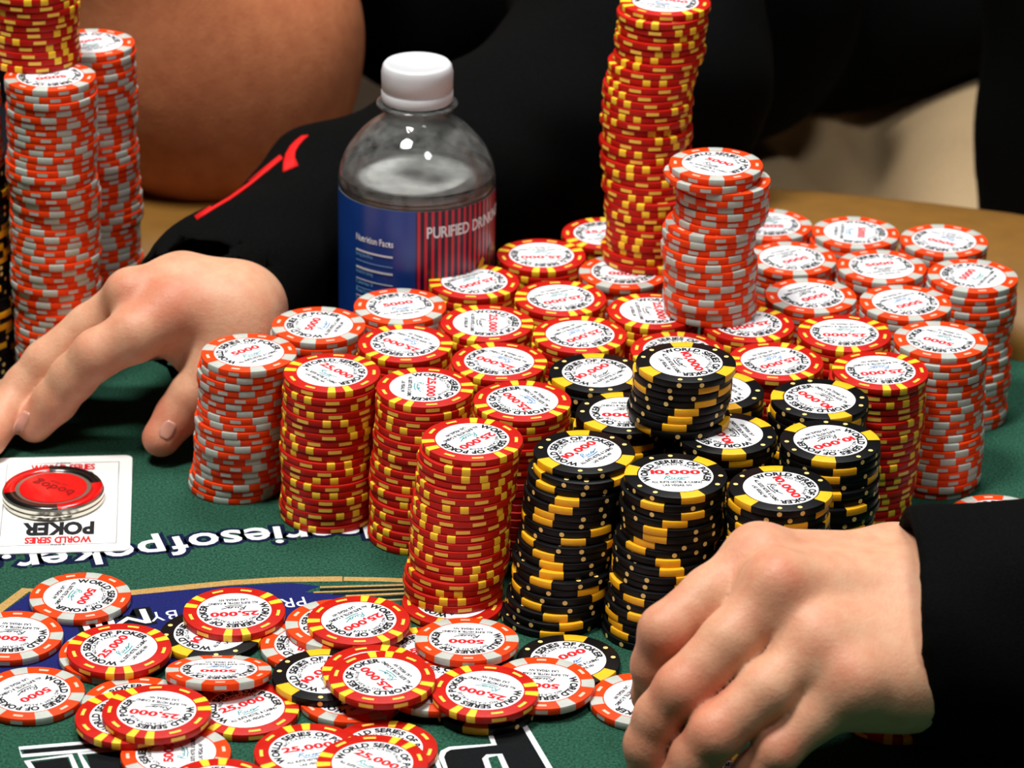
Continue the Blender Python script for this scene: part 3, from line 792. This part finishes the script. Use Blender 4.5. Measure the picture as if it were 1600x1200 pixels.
# nutrition panel
obj('lettering', mesh('lettering', *label_text('Nutrition Facts', 0.0030, -0.0185, ZL - 0.0165, 0.0002, 0.019), 'label_white'), lab)
for z, h, w_, m in [(0.0700, 0.0009, 1, 'label_white'), (0.0655, 0.0005, 1, 'label_pale_blue'), (0.0620, 0.0010, 1, 'label_white'), (0.0570, 0.0005, 1, 'label_white'), (0.0530, 0.0005, 1, 'label_pale_blue'), (0.0490, 0.0005, 1, 'label_white'), (0.0450, 0.0005, 1, 'label_pale_blue'), (0.0410, 0.0009, 1, 'label_white'), (0.036, 0.0005, 1, 'label_white')]:
    obj('rule', mesh('rule', *label_strip(-0.0282, -0.0092, z, z + h, 0.0002), m), lab)
for i, (z, t) in enumerate([(0.0680, 'Serving Size 8 fl oz'), (0.0600, 'Amount Per Serving'), (0.0550, 'Calories 0'), (0.0510, 'Total Fat 0g'), (0.0470, 'Sodium 0mg'), (0.0430, 'Total Carb 0g'), (0.0385, 'Protein 0g')]):
    obj('small_print', mesh('small_print', *label_text(t, 0.0016, -0.0235, z + 0.0008, 0.0002, 0.0095), 'label_pale_blue'), lab)
    if i > 2: obj('small_print', mesh('small_print', *label_text('0%', 0.0016, -0.0105, z + 0.0008, 0.0002, 0.0022), 'label_white'), lab)

# ------------------------------------------------------------------ people: signed-distance sculpting
def seg(G, a, b, ra, rb):
    a = np.array(a, np.float32); b = np.array(b, np.float32); ab = b - a
    px = G[0] - a[0]; py = G[1] - a[1]; pz = G[2] - a[2]
    t = np.clip((px * ab[0] + py * ab[1] + pz * ab[2]) / max(float(ab @ ab), 1e-12), 0, 1)
    return np.sqrt((px - t * ab[0]) ** 2 + (py - t * ab[1]) ** 2 + (pz - t * ab[2]) ** 2) - (ra + (rb - ra) * t)
def ell(G, c, r):
    q = np.sqrt(((G[0] - c[0]) / r[0]) ** 2 + ((G[1] - c[1]) / r[1]) ** 2 + ((G[2] - c[2]) / r[2]) ** 2)
    return (q - 1) * min(r)
def smin(a, b, k):
    h = np.maximum(k - np.abs(a - b), 0) / k
    return np.minimum(a, b) - h * h * k * 0.25
def smax(a, b, k): return -smin(-a, -b, k)
def grid(lo, hi, h):
    axs = [np.arange(lo[i], hi[i] + h, h, dtype=np.float32) for i in range(3)]
    return np.meshgrid(*axs, indexing='ij', sparse=True), axs
def nets(D, axs, h):
    """surface nets: verts, quads of the zero level of D"""
    S = D < 0
    c = np.zeros(tuple(n - 1 for n in S.shape), np.int8)
    for i in (0, 1):
        for j in (0, 1):
            for k in (0, 1):
                c += S[i:S.shape[0] - 1 + i, j:S.shape[1] - 1 + j, k:S.shape[2] - 1 + k]
    act = (c > 0) & (c < 8)
    idx = np.argwhere(act); nid = -np.ones(act.shape, np.int64); nid[act] = np.arange(len(idx))
    acc = np.zeros((len(idx), 3)); cnt = np.zeros(len(idx))
    cor = [(i, j, k) for i in (0, 1) for j in (0, 1) for k in (0, 1)]
    val = {q: D[idx[:, 0] + q[0], idx[:, 1] + q[1], idx[:, 2] + q[2]] for q in cor}
    for q in cor:
        for d in range(3):
            if q[d] == 0:
                r = list(q); r[d] = 1; r = tuple(r); a, b = val[q], val[r]; m = (a < 0) != (b < 0)
                t = np.where(m, a / np.where(m, a - b, 1), 0)
                p = np.array(q, float)[None] + t[:, None] * (np.arange(3) == d)[None]
                acc[m] += p[m]; cnt[m] += 1
    V = idx + acc / np.maximum(cnt, 1)[:, None]
    V = np.stack([axs[i][0] + V[:, i] * h for i in range(3)], 1)
    Q = []
    for d in range(3):
        sl0 = [slice(None)] * 3; sl1 = [slice(None)] * 3; sl0[d] = slice(0, -1); sl1[d] = slice(1, None)
        A, B = S[tuple(sl0)], S[tuple(sl1)]; e = np.argwhere(A != B)
        u, v = (d + 1) % 3, (d + 2) % 3
        ok = (e[:, u] > 0) & (e[:, v] > 0) & (e[:, u] < S.shape[u] - 1) & (e[:, v] < S.shape[v] - 1); e = e[ok]
        def g(du, dv):
            f = e.copy(); f[:, u] -= du; f[:, v] -= dv; return nid[f[:, 0], f[:, 1], f[:, 2]]
        q = np.stack([g(1, 1), g(0, 1), g(0, 0), g(1, 0)], 1)
        ins = A[e[:, 0], e[:, 1], e[:, 2]]; q[~ins] = q[~ins][:, ::-1]
        Q.append(q)
    return V, np.concatenate(Q)
def relax(V, Q, it=2, lam=0.5):
    n = len(V)
    for _ in range(it):
        s = np.zeros_like(V); c = np.zeros(n)
        for i in range(4):
            for j in ((i + 1) % 4, (i - 1) % 4):
                np.add.at(s, Q[:, i], V[Q[:, j]]); np.add.at(c, Q[:, i], 1)
        V = V + lam * (s / np.maximum(c, 1)[:, None] - V)
    return V
def np_mesh(name, V, Q, m, blush=None):
    me = bpy.data.meshes.new(name)
    me.vertices.add(len(V)); me.vertices.foreach_set('co', np.asarray(V, np.float32).ravel())
    me.loops.add(len(Q) * 4); me.loops.foreach_set('vertex_index', Q.astype(np.int32).ravel())
    me.polygons.add(len(Q)); me.polygons.foreach_set('loop_start', np.arange(0, len(Q) * 4, 4, dtype=np.int32))
    me.polygons.foreach_set('use_smooth', np.ones(len(Q), bool))
    me.update(calc_edges=True); me.validate()
    me.materials.append(MATS[m])
    if blush is not None:
        at = me.attributes.new('blush', 'FLOAT', 'POINT'); at.data.foreach_set('value', blush.astype(np.float32))
    return me

MM = 0.001
def unit(v): v = np.array(v, float); return v / np.linalg.norm(v)
def hand(palm, fingers, extra, bumps, lo, hi, h=0.0011, kp=14 * MM, kf=2.0 * MM, kj=6 * MM):
    """palm: capsules; fingers: chains of (x, y, z, r); extra: (a, b, ra, rb, k, sign); bumps: (centre, r, k)"""
    G, axs = grid(lo, hi, h)
    p = None
    for a, b, ra, rb in palm:
        d = seg(G, a, b, ra, rb); p = d if p is None else smin(p, d, kp)
    for c, r, k in bumps: p = smin(p, seg(G, c, c, r, r), k)
    f = None
    for ch in fingers:
        d = None
        for (a, ra), (b, rb) in zip(ch, ch[1:]):
            e = seg(G, a, b, ra, rb); d = e if d is None else smin(d, e, 3.0 * MM)
        f = d if f is None else smin(f, d, kf)
    D = smin(p, f, kj)
    for a, b, ra, rb, k, sg in extra:
        e = seg(G, a, b, ra, rb)
        D = smin(D, e, k) if sg > 0 else smax(D, -e, k)
    V, Q = nets(D, axs, h)
    return relax(V, Q, 3, 0.5), Q
def blush_at(V, spots):
    b = np.zeros(len(V))
    for c, r, s in spots:
        d2 = ((V - np.array(c)) ** 2).sum(1); b += s * np.exp(-d2 / (r * r))
    return b
def chain(*pts):
    return [(tuple(P(x, y, z * MM)), r * MM) for x, y, z, r in pts]
def cap(a, b):
    (x, y, z, r), (X, Y, Z, q) = a, b
    return (tuple(P(x, y, z * MM)), tuple(P(X, Y, Z * MM)), r * MM, q * MM)
def pt(x, y, z): return tuple(P(x, y, z * MM))

# --- clenched hand (the player's left) in front of the black stacks
FI = chain((1186, 873, 70, 10.6), (1110, 930, 62, 10.0), (1040, 986, 53, 9.4), (1024, 1040, 38, 8.4), (1022, 1085, 22, 7.8), (1040, 1112, 9, 7.2))
FM = chain((1216, 921, 70, 11.0), (1140, 1002, 56, 10.3), (1066, 1076, 42, 9.6), (1030, 1120, 30, 8.8), (1012, 1164, 19, 8.2), (1015, 1205, 9, 7.6))
FR = chain((1278, 1006, 56, 10.2), (1198, 1078, 45, 9.8), (1118, 1146, 32, 9.3), (1085, 1186, 21, 8.6), (1068, 1222, 12, 8.0), (1065, 1245, 7, 7.4))
FP = chain((1336, 1066, 48, 9.8), (1272, 1120, 36, 8.6), (1215, 1172, 26, 8.0), (1180, 1205, 17, 7.4), (1155, 1236, 9, 6.8))
TH = chain((1345, 905, 42, 11.5), (1270, 945, 30, 10.5), (1190, 1000, 20, 9.5), (1120, 1050, 12, 8.5))
palmL = [cap((1186, 873, 70, 10.8), (1400, 880, 58, 11.5)), cap((1216, 921, 70, 11.2), (1405, 925, 58, 12.5)), cap((1278, 1006, 56, 10.5), (1410, 992, 51, 13.5)), cap((1336, 1066, 48, 10.2), (1416, 1056, 44, 14)),
         cap((1400, 880, 58, 11.5), (1500, 918, 54, 13)), cap((1405, 960, 52, 19), (1500, 965, 50, 20)), cap((1416, 1056, 44, 14), (1500, 1020, 46, 15)), cap((1500, 970, 50, 27), (1640, 970, 52, 32)),
         cap((1260, 960, 50, 13), (1390, 980, 42, 17)), cap((1320, 1040, 38, 12), (1420, 1050, 36, 16)), cap((1322, 1088, 38, 11.5), (1425, 1064, 40, 13)), cap((1226, 930, 64, 10), (1400, 950, 56, 12)), cap((1290, 1010, 55, 10), (1400, 1010, 50, 12))]
bumpL = [(pt(1186, 868, 71), 9.2 * MM, 9 * MM), (pt(1213, 913, 72.5), 9.8 * MM, 8 * MM), (pt(1278, 1003, 56), 8.4 * MM, 12 * MM), (pt(1332, 1060, 49), 8.2 * MM, 9 * MM)]
tend = [cap((1216, 908, 75, 4.5), (1380, 915, 66, 3)) + (9 * MM, 1), cap((1278, 996, 60, 4.0), (1395, 975, 60, 3)) + (9 * MM, 1)]
allp = [a for ch in (FI, FM, FR, FP, TH) for a, r in ch] + [pt(1640, 800, 60), pt(1640, 1100, 20), pt(1400, 820, 70)]
A_ = np.array(allp); lo = A_.min(0) - 0.02; hi = A_.max(0) + 0.022; lo[2] = max(lo[2], -0.002); hi[0] += 0.02
VL, QL = hand(palmL, [FI, FM, FR, FP, TH], tend, bumpL, lo, hi)
bL = blush_at(VL, [(pt(1186, 855, 78), 0.012, .5), (pt(1212, 900, 80), 0.013, .6), (pt(1272, 980, 72), 0.012, .5), (pt(1330, 1050, 58), 0.011, .4), (FI[2][0], 0.013, .7), (FM[2][0], 0.014, .8), (FR[2][0], 0.014, .8), (FP[2][0], 0.012, .6), (FI[4][0], 0.014, .4), (FM[4][0], 0.014, .5), (FR[4][0], 0.014, .5)])

# --- reaching hand (the player's right) over the card
GI = chain((274, 488, 60, 11.2), (212, 522, 53, 11.6), (152, 553, 45, 10.3), (114, 590, 33, 9.8), (86, 626, 22, 9.2), (54, 663, 11, 7.9))
GM = chain((207, 464, 60, 10.4), (140, 512, 46, 9.8), (72, 566, 32, 9.4), (38, 604, 22, 8.9), (12, 640, 15, 8.4), (-18, 688, 9, 7.6))
GR_ = chain((152, 515, 38, 9.6), (95, 560, 27, 9.2), (32, 612, 16, 8.6), (-10, 640, 11, 8.0), (-50, 680, 8, 7.4))
GP = chain((125, 545, 24, 8.6), (60, 590, 17, 8.2), (5, 625, 11, 7.6), (-40, 650, 8, 7.0))
GT_ = chain((372, 535, 46, 12.5), (334, 578, 37, 10.6), (300, 618, 27, 9.6), (278, 648, 19, 9.2), (252, 684, 11, 8.2))
palmR = [cap((262, 512, 50, 12.5), (365, 522, 46, 14)), cap((272, 482, 60, 10.6), (372, 488, 58, 13)), cap((207, 464, 62, 10.6), (285, 447, 64, 11.5)), cap((285, 447, 64, 11.5), (356, 470, 60, 13.5)), cap((152, 515, 38, 10), (320, 482, 48, 13)), cap((125, 545, 24, 9), (310, 505, 38, 13)),
         cap((345, 488, 50, 17), (370, 495, 42, 17)), cap((372, 535, 46, 13), (385, 480, 54, 16)), cap((250, 500, 46, 12), (360, 505, 44, 15)), cap((370, 495, 42, 17), (412, 440, 44, 16)), cap((412, 440, 44, 16), (490, 375, 48, 22))]
bumpR = [(pt(270, 474, 63), 9.6 * MM, 6 * MM), (pt(203, 457, 65), 9.8 * MM, 6 * MM)]
tendR = [cap((272, 470, 64, 4), (360, 468, 64, 3)) + (9 * MM, 1), cap((300, 560, 36, 7), (340, 540, 42, 9)) + (9 * MM, 1)]
A_ = np.array([a for ch in (GI, GM, GR_, GP, GT_) for a, r in ch] + [pt(480, 330, 60), pt(520, 400, 40)]); lo = A_.min(0) - 0.02; hi = A_.max(0) + 0.022; lo[2] = -0.002
VR, QR = hand(palmR, [GI, GM, GR_, GP, GT_], tendR, bumpR, lo, hi, kf=1.8 * MM)
bR = blush_at(VR, [(pt(268, 465, 70), 0.014, .8), (pt(200, 448, 72), 0.013, .7), (GI[2][0], 0.013, .4), (GI[5][0], 0.013, .6), (GI[4][0], 0.01, .4), (GT_[4][0], 0.016, 1.0), (GT_[3][0], 0.010, .4), (GM[5][0], 0.013, .5)])

player = empty('person', (0.24, 1.98, -0.75))
tag(player, 'person in black jacket and khaki trousers reaching around the chip stacks', 'person')
def open_end(V, Q, B, p, n):
    """drop the closed end of a forearm beyond the plane (p, n) and return the rim as an ordered loop"""
    c = V[Q].mean(1); Q = Q[(c - np.array(p)) @ np.array(n) < 0]
    used = np.unique(Q); mp = -np.ones(len(V), np.int64); mp[used] = np.arange(len(used)); V, Q, B = V[used], mp[Q], B[used]
    e = np.sort(np.concatenate([Q[:, [0, 1]], Q[:, [1, 2]], Q[:, [2, 3]], Q[:, [3, 0]]]), 1)
    u, cnt = np.unique(e, axis=0, return_counts=True); adj = {}
    for a, b in u[cnt == 1]: adj.setdefault(int(a), []).append(int(b)); adj.setdefault(int(b), []).append(int(a))
    best = []; seen = set()
    for st in adj:
        if st in seen: continue
        lp = [st]; seen.add(st)
        while True:
            nx = [k for k in adj[lp[-1]] if k not in seen]
            if not nx: break
            lp.append(nx[0]); seen.add(nx[0])
        if len(lp) > len(best): best = lp
    return V, Q, B, best
wa, wb = np.array(pt(1560, 970, 50)), np.array(pt(1640, 970, 52))
VLb, QLb, bLb, lpL = open_end(VL, QL, bL, wb, unit(wb - wa))
wa, wb = np.array(pt(412, 440, 44)), np.array(pt(490, 375, 48))
VRb, QRb, bRb, lpR = open_end(VR, QR, bR, wb, unit(wb - wa))
# arms and shoulders inside the jacket carry one hand to the other, so the body is a single surface
VV = [tuple(v) for v in VLb] + [tuple(v) for v in VRb]; oR = len(VLb)
FF = [tuple(int(i) for i in q) for q in QLb] + [tuple(int(i) + oR for i in q) for q in QRb]
cL = VLb[lpL].mean(0); cR = VRb[lpR].mean(0); ringL = [VLb[i] - cL for i in lpL]
cRw = cR + np.array([0.03, 0.03, 0.002]); prev = list(lpL); m_ = len(prev)
for q in ((0.42, 1.20, 0.09), (0.44, 1.55, 0.26), (0.46, 1.90, 0.36), (0.24, 1.98, 0.36), (0.04, 1.92, 0.34), tuple(PY(1000, 110, 1.62)), tuple(cRw)):
    cur = []
    for v in ringL: cur.append(len(VV)); VV.append(tuple(np.array(q) + v * 0.9))
    FF += [(prev[i], prev[(i + 1) % m_], cur[(i + 1) % m_], cur[i]) for i in range(m_)]; prev = cur
rr = [i + oR for i in lpR]; i = j = 0
k0 = min(range(len(rr)), key=lambda k: sum((VV[rr[k]][t] - VV[prev[0]][t]) ** 2 for t in range(3))); rr = rr[k0:] + rr[:k0]
while i < m_ or j < len(rr):
    if j >= len(rr) or (i < m_ and i / m_ <= j / len(rr)): FF.append((prev[i % m_], prev[(i + 1) % m_], rr[j % len(rr)])); i += 1
    else: FF.append((prev[i % m_], rr[(j + 1) % len(rr)], rr[j % len(rr)])); j += 1
me = mesh('body', VV, FF, 'skin_fair'); bl_ = np.zeros(len(VV), np.float32); bl_[:oR] = bLb; bl_[oR:oR + len(bRb)] = bRb
at = me.attributes.new('blush', 'FLOAT', 'POINT'); at.data.foreach_set('value', bl_)
body = attach(obj('body', me), player)

# --- jacket
def fold(G, amp, sc, ph=0.0):
    x, y, z = G
    return amp * (np.sin(x * sc + 1.7 * np.sin(y * sc * 0.6 + ph) + ph) * np.sin(y * sc * 0.8 + 1.3 * np.sin(z * sc * 0.9) + 2 * ph) + 0.5 * np.sin(z * sc * 1.7 + x * sc * 1.1 + 2.1 * ph))
def sleeve(pts, cut, inner, h, amp, sc, ph):
    """pts: chain (world xyz, r); cut: (point, outward normal) of the cuff; inner: capsule hollow of the cuff"""
    A = np.array([p for p, r in pts]); m = max(r for p, r in pts) + 0.02
    G, axs = grid(A.min(0) - m, A.max(0) + m, h)
    d = None
    for (a, ra), (b, rb) in zip(pts, pts[1:]):
        e = seg(G, a, b, ra, rb); d = e if d is None else smin(d, e, 0.02)
    d = d + fold(G, amp, sc, ph)
    c, nn = cut
    d = smax(d, (G[0] - c[0]) * nn[0] + (G[1] - c[1]) * nn[1] + (G[2] - c[2]) * nn[2], 0.003)
    a, b, ra, rb = inner
    d = smax(d, -seg(G, a, b, ra, rb), 0.002)
    V, Q = nets(d, axs, h); return relax(V, Q, 3), Q
torsoG, tax = grid((-0.16, 1.55, -0.22), (0.66, 2.3, 0.62), 0.008)
d = ell(torsoG, (0.24, 2.08, 0.30), (0.22, 0.14, 0.34))
d = smin(d, seg(torsoG, (0.02, 1.95, 0.42), (0.46, 1.95, 0.42), 0.085, 0.085), 0.08)          # shoulders
d = smin(d, seg(torsoG, tuple(PY(700, -40, 1.80)), tuple(PY(1120, 10, 1.86)), 0.075, 0.085), 0.05)      # jacket front over the rail
d = smin(d, seg(torsoG, tuple(PY(1105, 58, 1.94)), tuple(PY(1490, 0, 1.97)), 0.068, 0.050), 0.03)
d = smin(d, seg(torsoG, tuple(PY(1625, -60, 1.74)), tuple(PY(1640, 420, 1.74)), 0.036, 0.04), 0.02)       # open jacket flap
d = d + fold(torsoG, 0.003, 38, 0.4)
V, Q = nets(d, tax, 0.008)
jacket = attach(obj('jacket', np_mesh('jacket', relax(V, Q), Q, 'black_fabric')), player)
jacket['label'] = 'black jacket with red piping'
# left sleeve
ce = np.array(pt(1413, 975, 50)); cw = np.array(pt(1650, 988, 48)); ax_ = unit(ce - cw)
elb = (0.43, 1.18, 0.072); sho = (0.46, 1.90, 0.36)
nn = unit(ax_ + np.array([0, -0.045, -0.075]))
SL = [(tuple(ce + ax_ * 0.03), 0.039), (tuple(ce), 0.0395), (tuple(cw), 0.0408), (elb, 0.052), (sho, 0.085)]
V, Q = sleeve(SL, (ce, nn), (tuple(ce + ax_ * 0.05), tuple(ce - ax_ * 0.02), 0.036, 0.036), 0.004, 0.0014, 85, 0.3)
V1, Q1 = V, Q
attach(obj('sleeve', np_mesh('sleeve', V, Q, 'black_fabric')), jacket)
# right sleeve
W0 = np.array(pt(374, 440, 46)); W1 = np.array(pt(525, 345, 50)) + np.array([0, 0.008, 0]); W2 = np.array(pt(740, 250, 62)); W3 = np.array(pt(1000, 120, 80))
ax_ = unit(W0 - W1)
SR = [(tuple(W0 + ax_ * 0.04), 0.031), (tuple(W0), 0.0318), (tuple(W1), 0.0385), (tuple(W2), 0.043), (tuple(W3), 0.060), ((0.03, 1.93, 0.36), 0.085)]
cA, cB = np.array(pt(350, 424, 75)), np.array(pt(424, 500, 60)); dd = cB - cA; nn = unit((dd[1], -dd[0], 0)); nn = nn if nn[0] < 0 else -nn
V, Q = sleeve(SR, (cA, nn), (tuple(W0 + ax_ * 0.06), tuple(W0 - ax_ * 0.03), 0.0285, 0.0285), 0.004, 0.0016, 80, 1.1)
V2, Q2 = V, Q
attach(obj('sleeve', np_mesh('sleeve', V, Q, 'black_fabric')), jacket)

# --- trousers, built once for each seated person
def trousers(cx, cy, m, parent, label, spread=0.10, creases=()):
    G, axs = grid((cx - 0.36, cy - 0.62, -0.752), (cx + 0.36, cy + 0.24, 0.10), 0.011)
    d = ell(G, (cx, cy + 0.13, -0.10), (0.18, 0.11, 0.10))
    for s in (-1, 1):
        hip = (cx + s * 0.080, cy + 0.02, -0.14); knee = (cx + s * (0.085 + spread), cy - 0.42, -0.17); foot = (cx + s * (0.11 + spread), cy - 0.34, -0.70)
        e = smin(seg(G, hip, knee, 0.088, 0.072), seg(G, knee, foot, 0.066, 0.052), 0.03); d = smin(d, e, 0.010)
    for a, b in creases: d = smax(d, -seg(G, a, b, 0.013, 0.011), 0.03)
    d = smax(d + fold(G, 0.006, 34, 0.9), -(G[2] + 0.749), 0.004)
    V, Q = nets(d, axs, 0.011)
    o = attach(obj('trousers', np_mesh('trousers', relax(V, Q), Q, m)), parent); o['label'] = label
    return o
trousers(0.215, 1.95, 'khaki_cloth', player, 'khaki trousers', 0.0, [(tuple(P(1348, 222, -0.056)), tuple(P(x, y, z))) for x, y, z in ((1262, 186, -0.062), (1430, 138, -0.03), (1318, 320, -0.075))])

# --- neighbour resting a bare elbow on the rail
nb = empty('person', (-0.37, 1.95, -0.75))
tag(nb, 'person with a bare tanned arm bent on the padded rail', 'person')
E0 = PY(345, 185, 1.545); E0.z = max(E0.z, 0.062)
G, axs = grid((-0.50, 1.40, -0.02), (0.12, 2.1, 0.62), 0.005)
el = tuple(E0)
fore = tuple(PY(120, -330, 1.50)); uppr = tuple(PY(440, -420, 1.80))
d = smin(seg(G, el, fore, 0.046, 0.040), seg(G, el, uppr, 0.048, 0.060), 0.05)
d = smin(d, seg(G, tuple(E0 + Vector((0.012, -0.002, -0.012))), tuple(E0 + Vector((0.012, -0.002, -0.012))), 0.030, 0.03), 0.02)
d = smin(d, seg(G, tuple(PY(250, 60, 1.535)), tuple(PY(400, 30, 1.56)), 0.048, 0.043), 0.05)
V, Q = nets(d, axs, 0.005); V = relax(V, Q, 3)
attach(obj('body', np_mesh('body', V, Q, 'skin_tan', blush_at(V, [(el, 0.05, .5)]))), nb)
G, axs = grid((-0.70, 1.62, -0.2), (0.10, 2.25, 0.72), 0.010)
d = ell(G, (-0.37, 1.98, 0.2), (0.21, 0.14, 0.42))
d = smin(d, seg(G, (-0.56, 1.96, 0.44), (-0.19, 1.96, 0.44), 0.08, 0.08), 0.08)
d = smin(d, seg(G, (-0.19, 1.95, 0.43), uppr, 0.085, 0.078), 0.04)
V, Q = nets(d, axs, 0.010)
attach(obj('shirt', np_mesh('shirt', relax(V, Q), Q, 'dark_cloth')), nb)
trousers(-0.37, 1.97, 'dark_cloth', nb, 'dark trousers', 0.05)

# ------------------------------------------------------------------ thin pieces that follow a sculpted surface
def bvh_of(V, Q): return BVHTree.FromPolygons([tuple(v) for v in V], [tuple(int(i) for i in q) for q in Q])
def drape(tree, rows, lift, m, name, parent):
    """rows: equal-length rows of photo pixels; each is cast onto the surface it lies on"""
    g = []
    for row in rows:
        r_ = []
        for x, y in row:
            dr = ray(x, y).normalized(); loc, nrm, _, _ = tree.ray_cast(CAM, dr)
            r_.append(None if loc is None else loc + nrm * lift)
        g.append(r_)
    V, ix = [], {}
    for i, r_ in enumerate(g):
        for j, p in enumerate(r_):
            if p is not None: ix[(i, j)] = len(V); V.append(tuple(p))
    Fc = [tuple(ix[k] for k in ((i, j), (i, j + 1), (i + 1, j + 1), (i + 1, j))) for i in range(len(g) - 1) for j in range(len(g[0]) - 1) if all(k in ix for k in ((i, j), (i, j + 1), (i + 1, j + 1), (i + 1, j)))]
    if not Fc: print('DRAPE EMPTY', name); return
    o = attach(obj(name, mesh(name, V, Fc, m)), parent)
    md = o.modifiers.new('thickness', 'SOLIDIFY'); md.thickness = lift * 1.6; md.offset = -1
    return o
def nail_rows(cx, cy, a, b, ang, n=8):
    rows = []; c, s = math.cos(R_(ang)), math.sin(R_(ang))
    for i in range(n + 1):
        u = -1 + 2 * i / n; hw = max(0.25, (1 - abs(u) ** 3)) ** 0.5
        rows.append([(cx + (a * u * c - b * hw * v * s), cy + (a * u * s + b * hw * v * c)) for v in (-1, -.5, 0, .5, 1)])
    return rows
tr = bvh_of(VR, QR)
drape(tr, nail_rows(33, 661, 20, 9, 118), 0.0002, 'nail', 'fingernail', body)
drape(tr, nail_rows(262, 672, 15, 12, 118), 0.0002, 'nail', 'thumbnail', body)
tj = bvh_of(V2, Q2)
def band(pts, wd):
    rows = []
    for i, (x, y) in enumerate(pts):
        a = pts[max(0, i - 1)]; b = pts[min(len(pts) - 1, i + 1)]; dx, dy = b[0] - a[0], b[1] - a[1]; l = math.hypot(dx, dy)
        w_ = wd[i] if isinstance(wd, (list, tuple)) else wd
        rows.append([(x - dy / l * w_ * k, y + dx / l * w_ * k) for k in (-.5, 0, .5)])
    return rows
drape(tj, [[(l[0] + (r[0] - l[0]) * q / 4 + 8, l[1] + (r[1] - l[1]) * q / 4 + 30) for q in range(5)] for l, r in zip([(434, 240), (435, 226), (439, 212), (446, 200), (455, 191), (464, 184)], [(458, 230), (453, 217), (454, 207), (459, 198), (466, 190), (474, 183)])], 0.0008, 'red_piping', 'piping', jacket)
drape(tj, band([(306, 342), (331, 326), (358, 310), (391, 286), (418, 264), (440, 246)], 6), 0.0008, 'red_piping', 'piping', jacket)
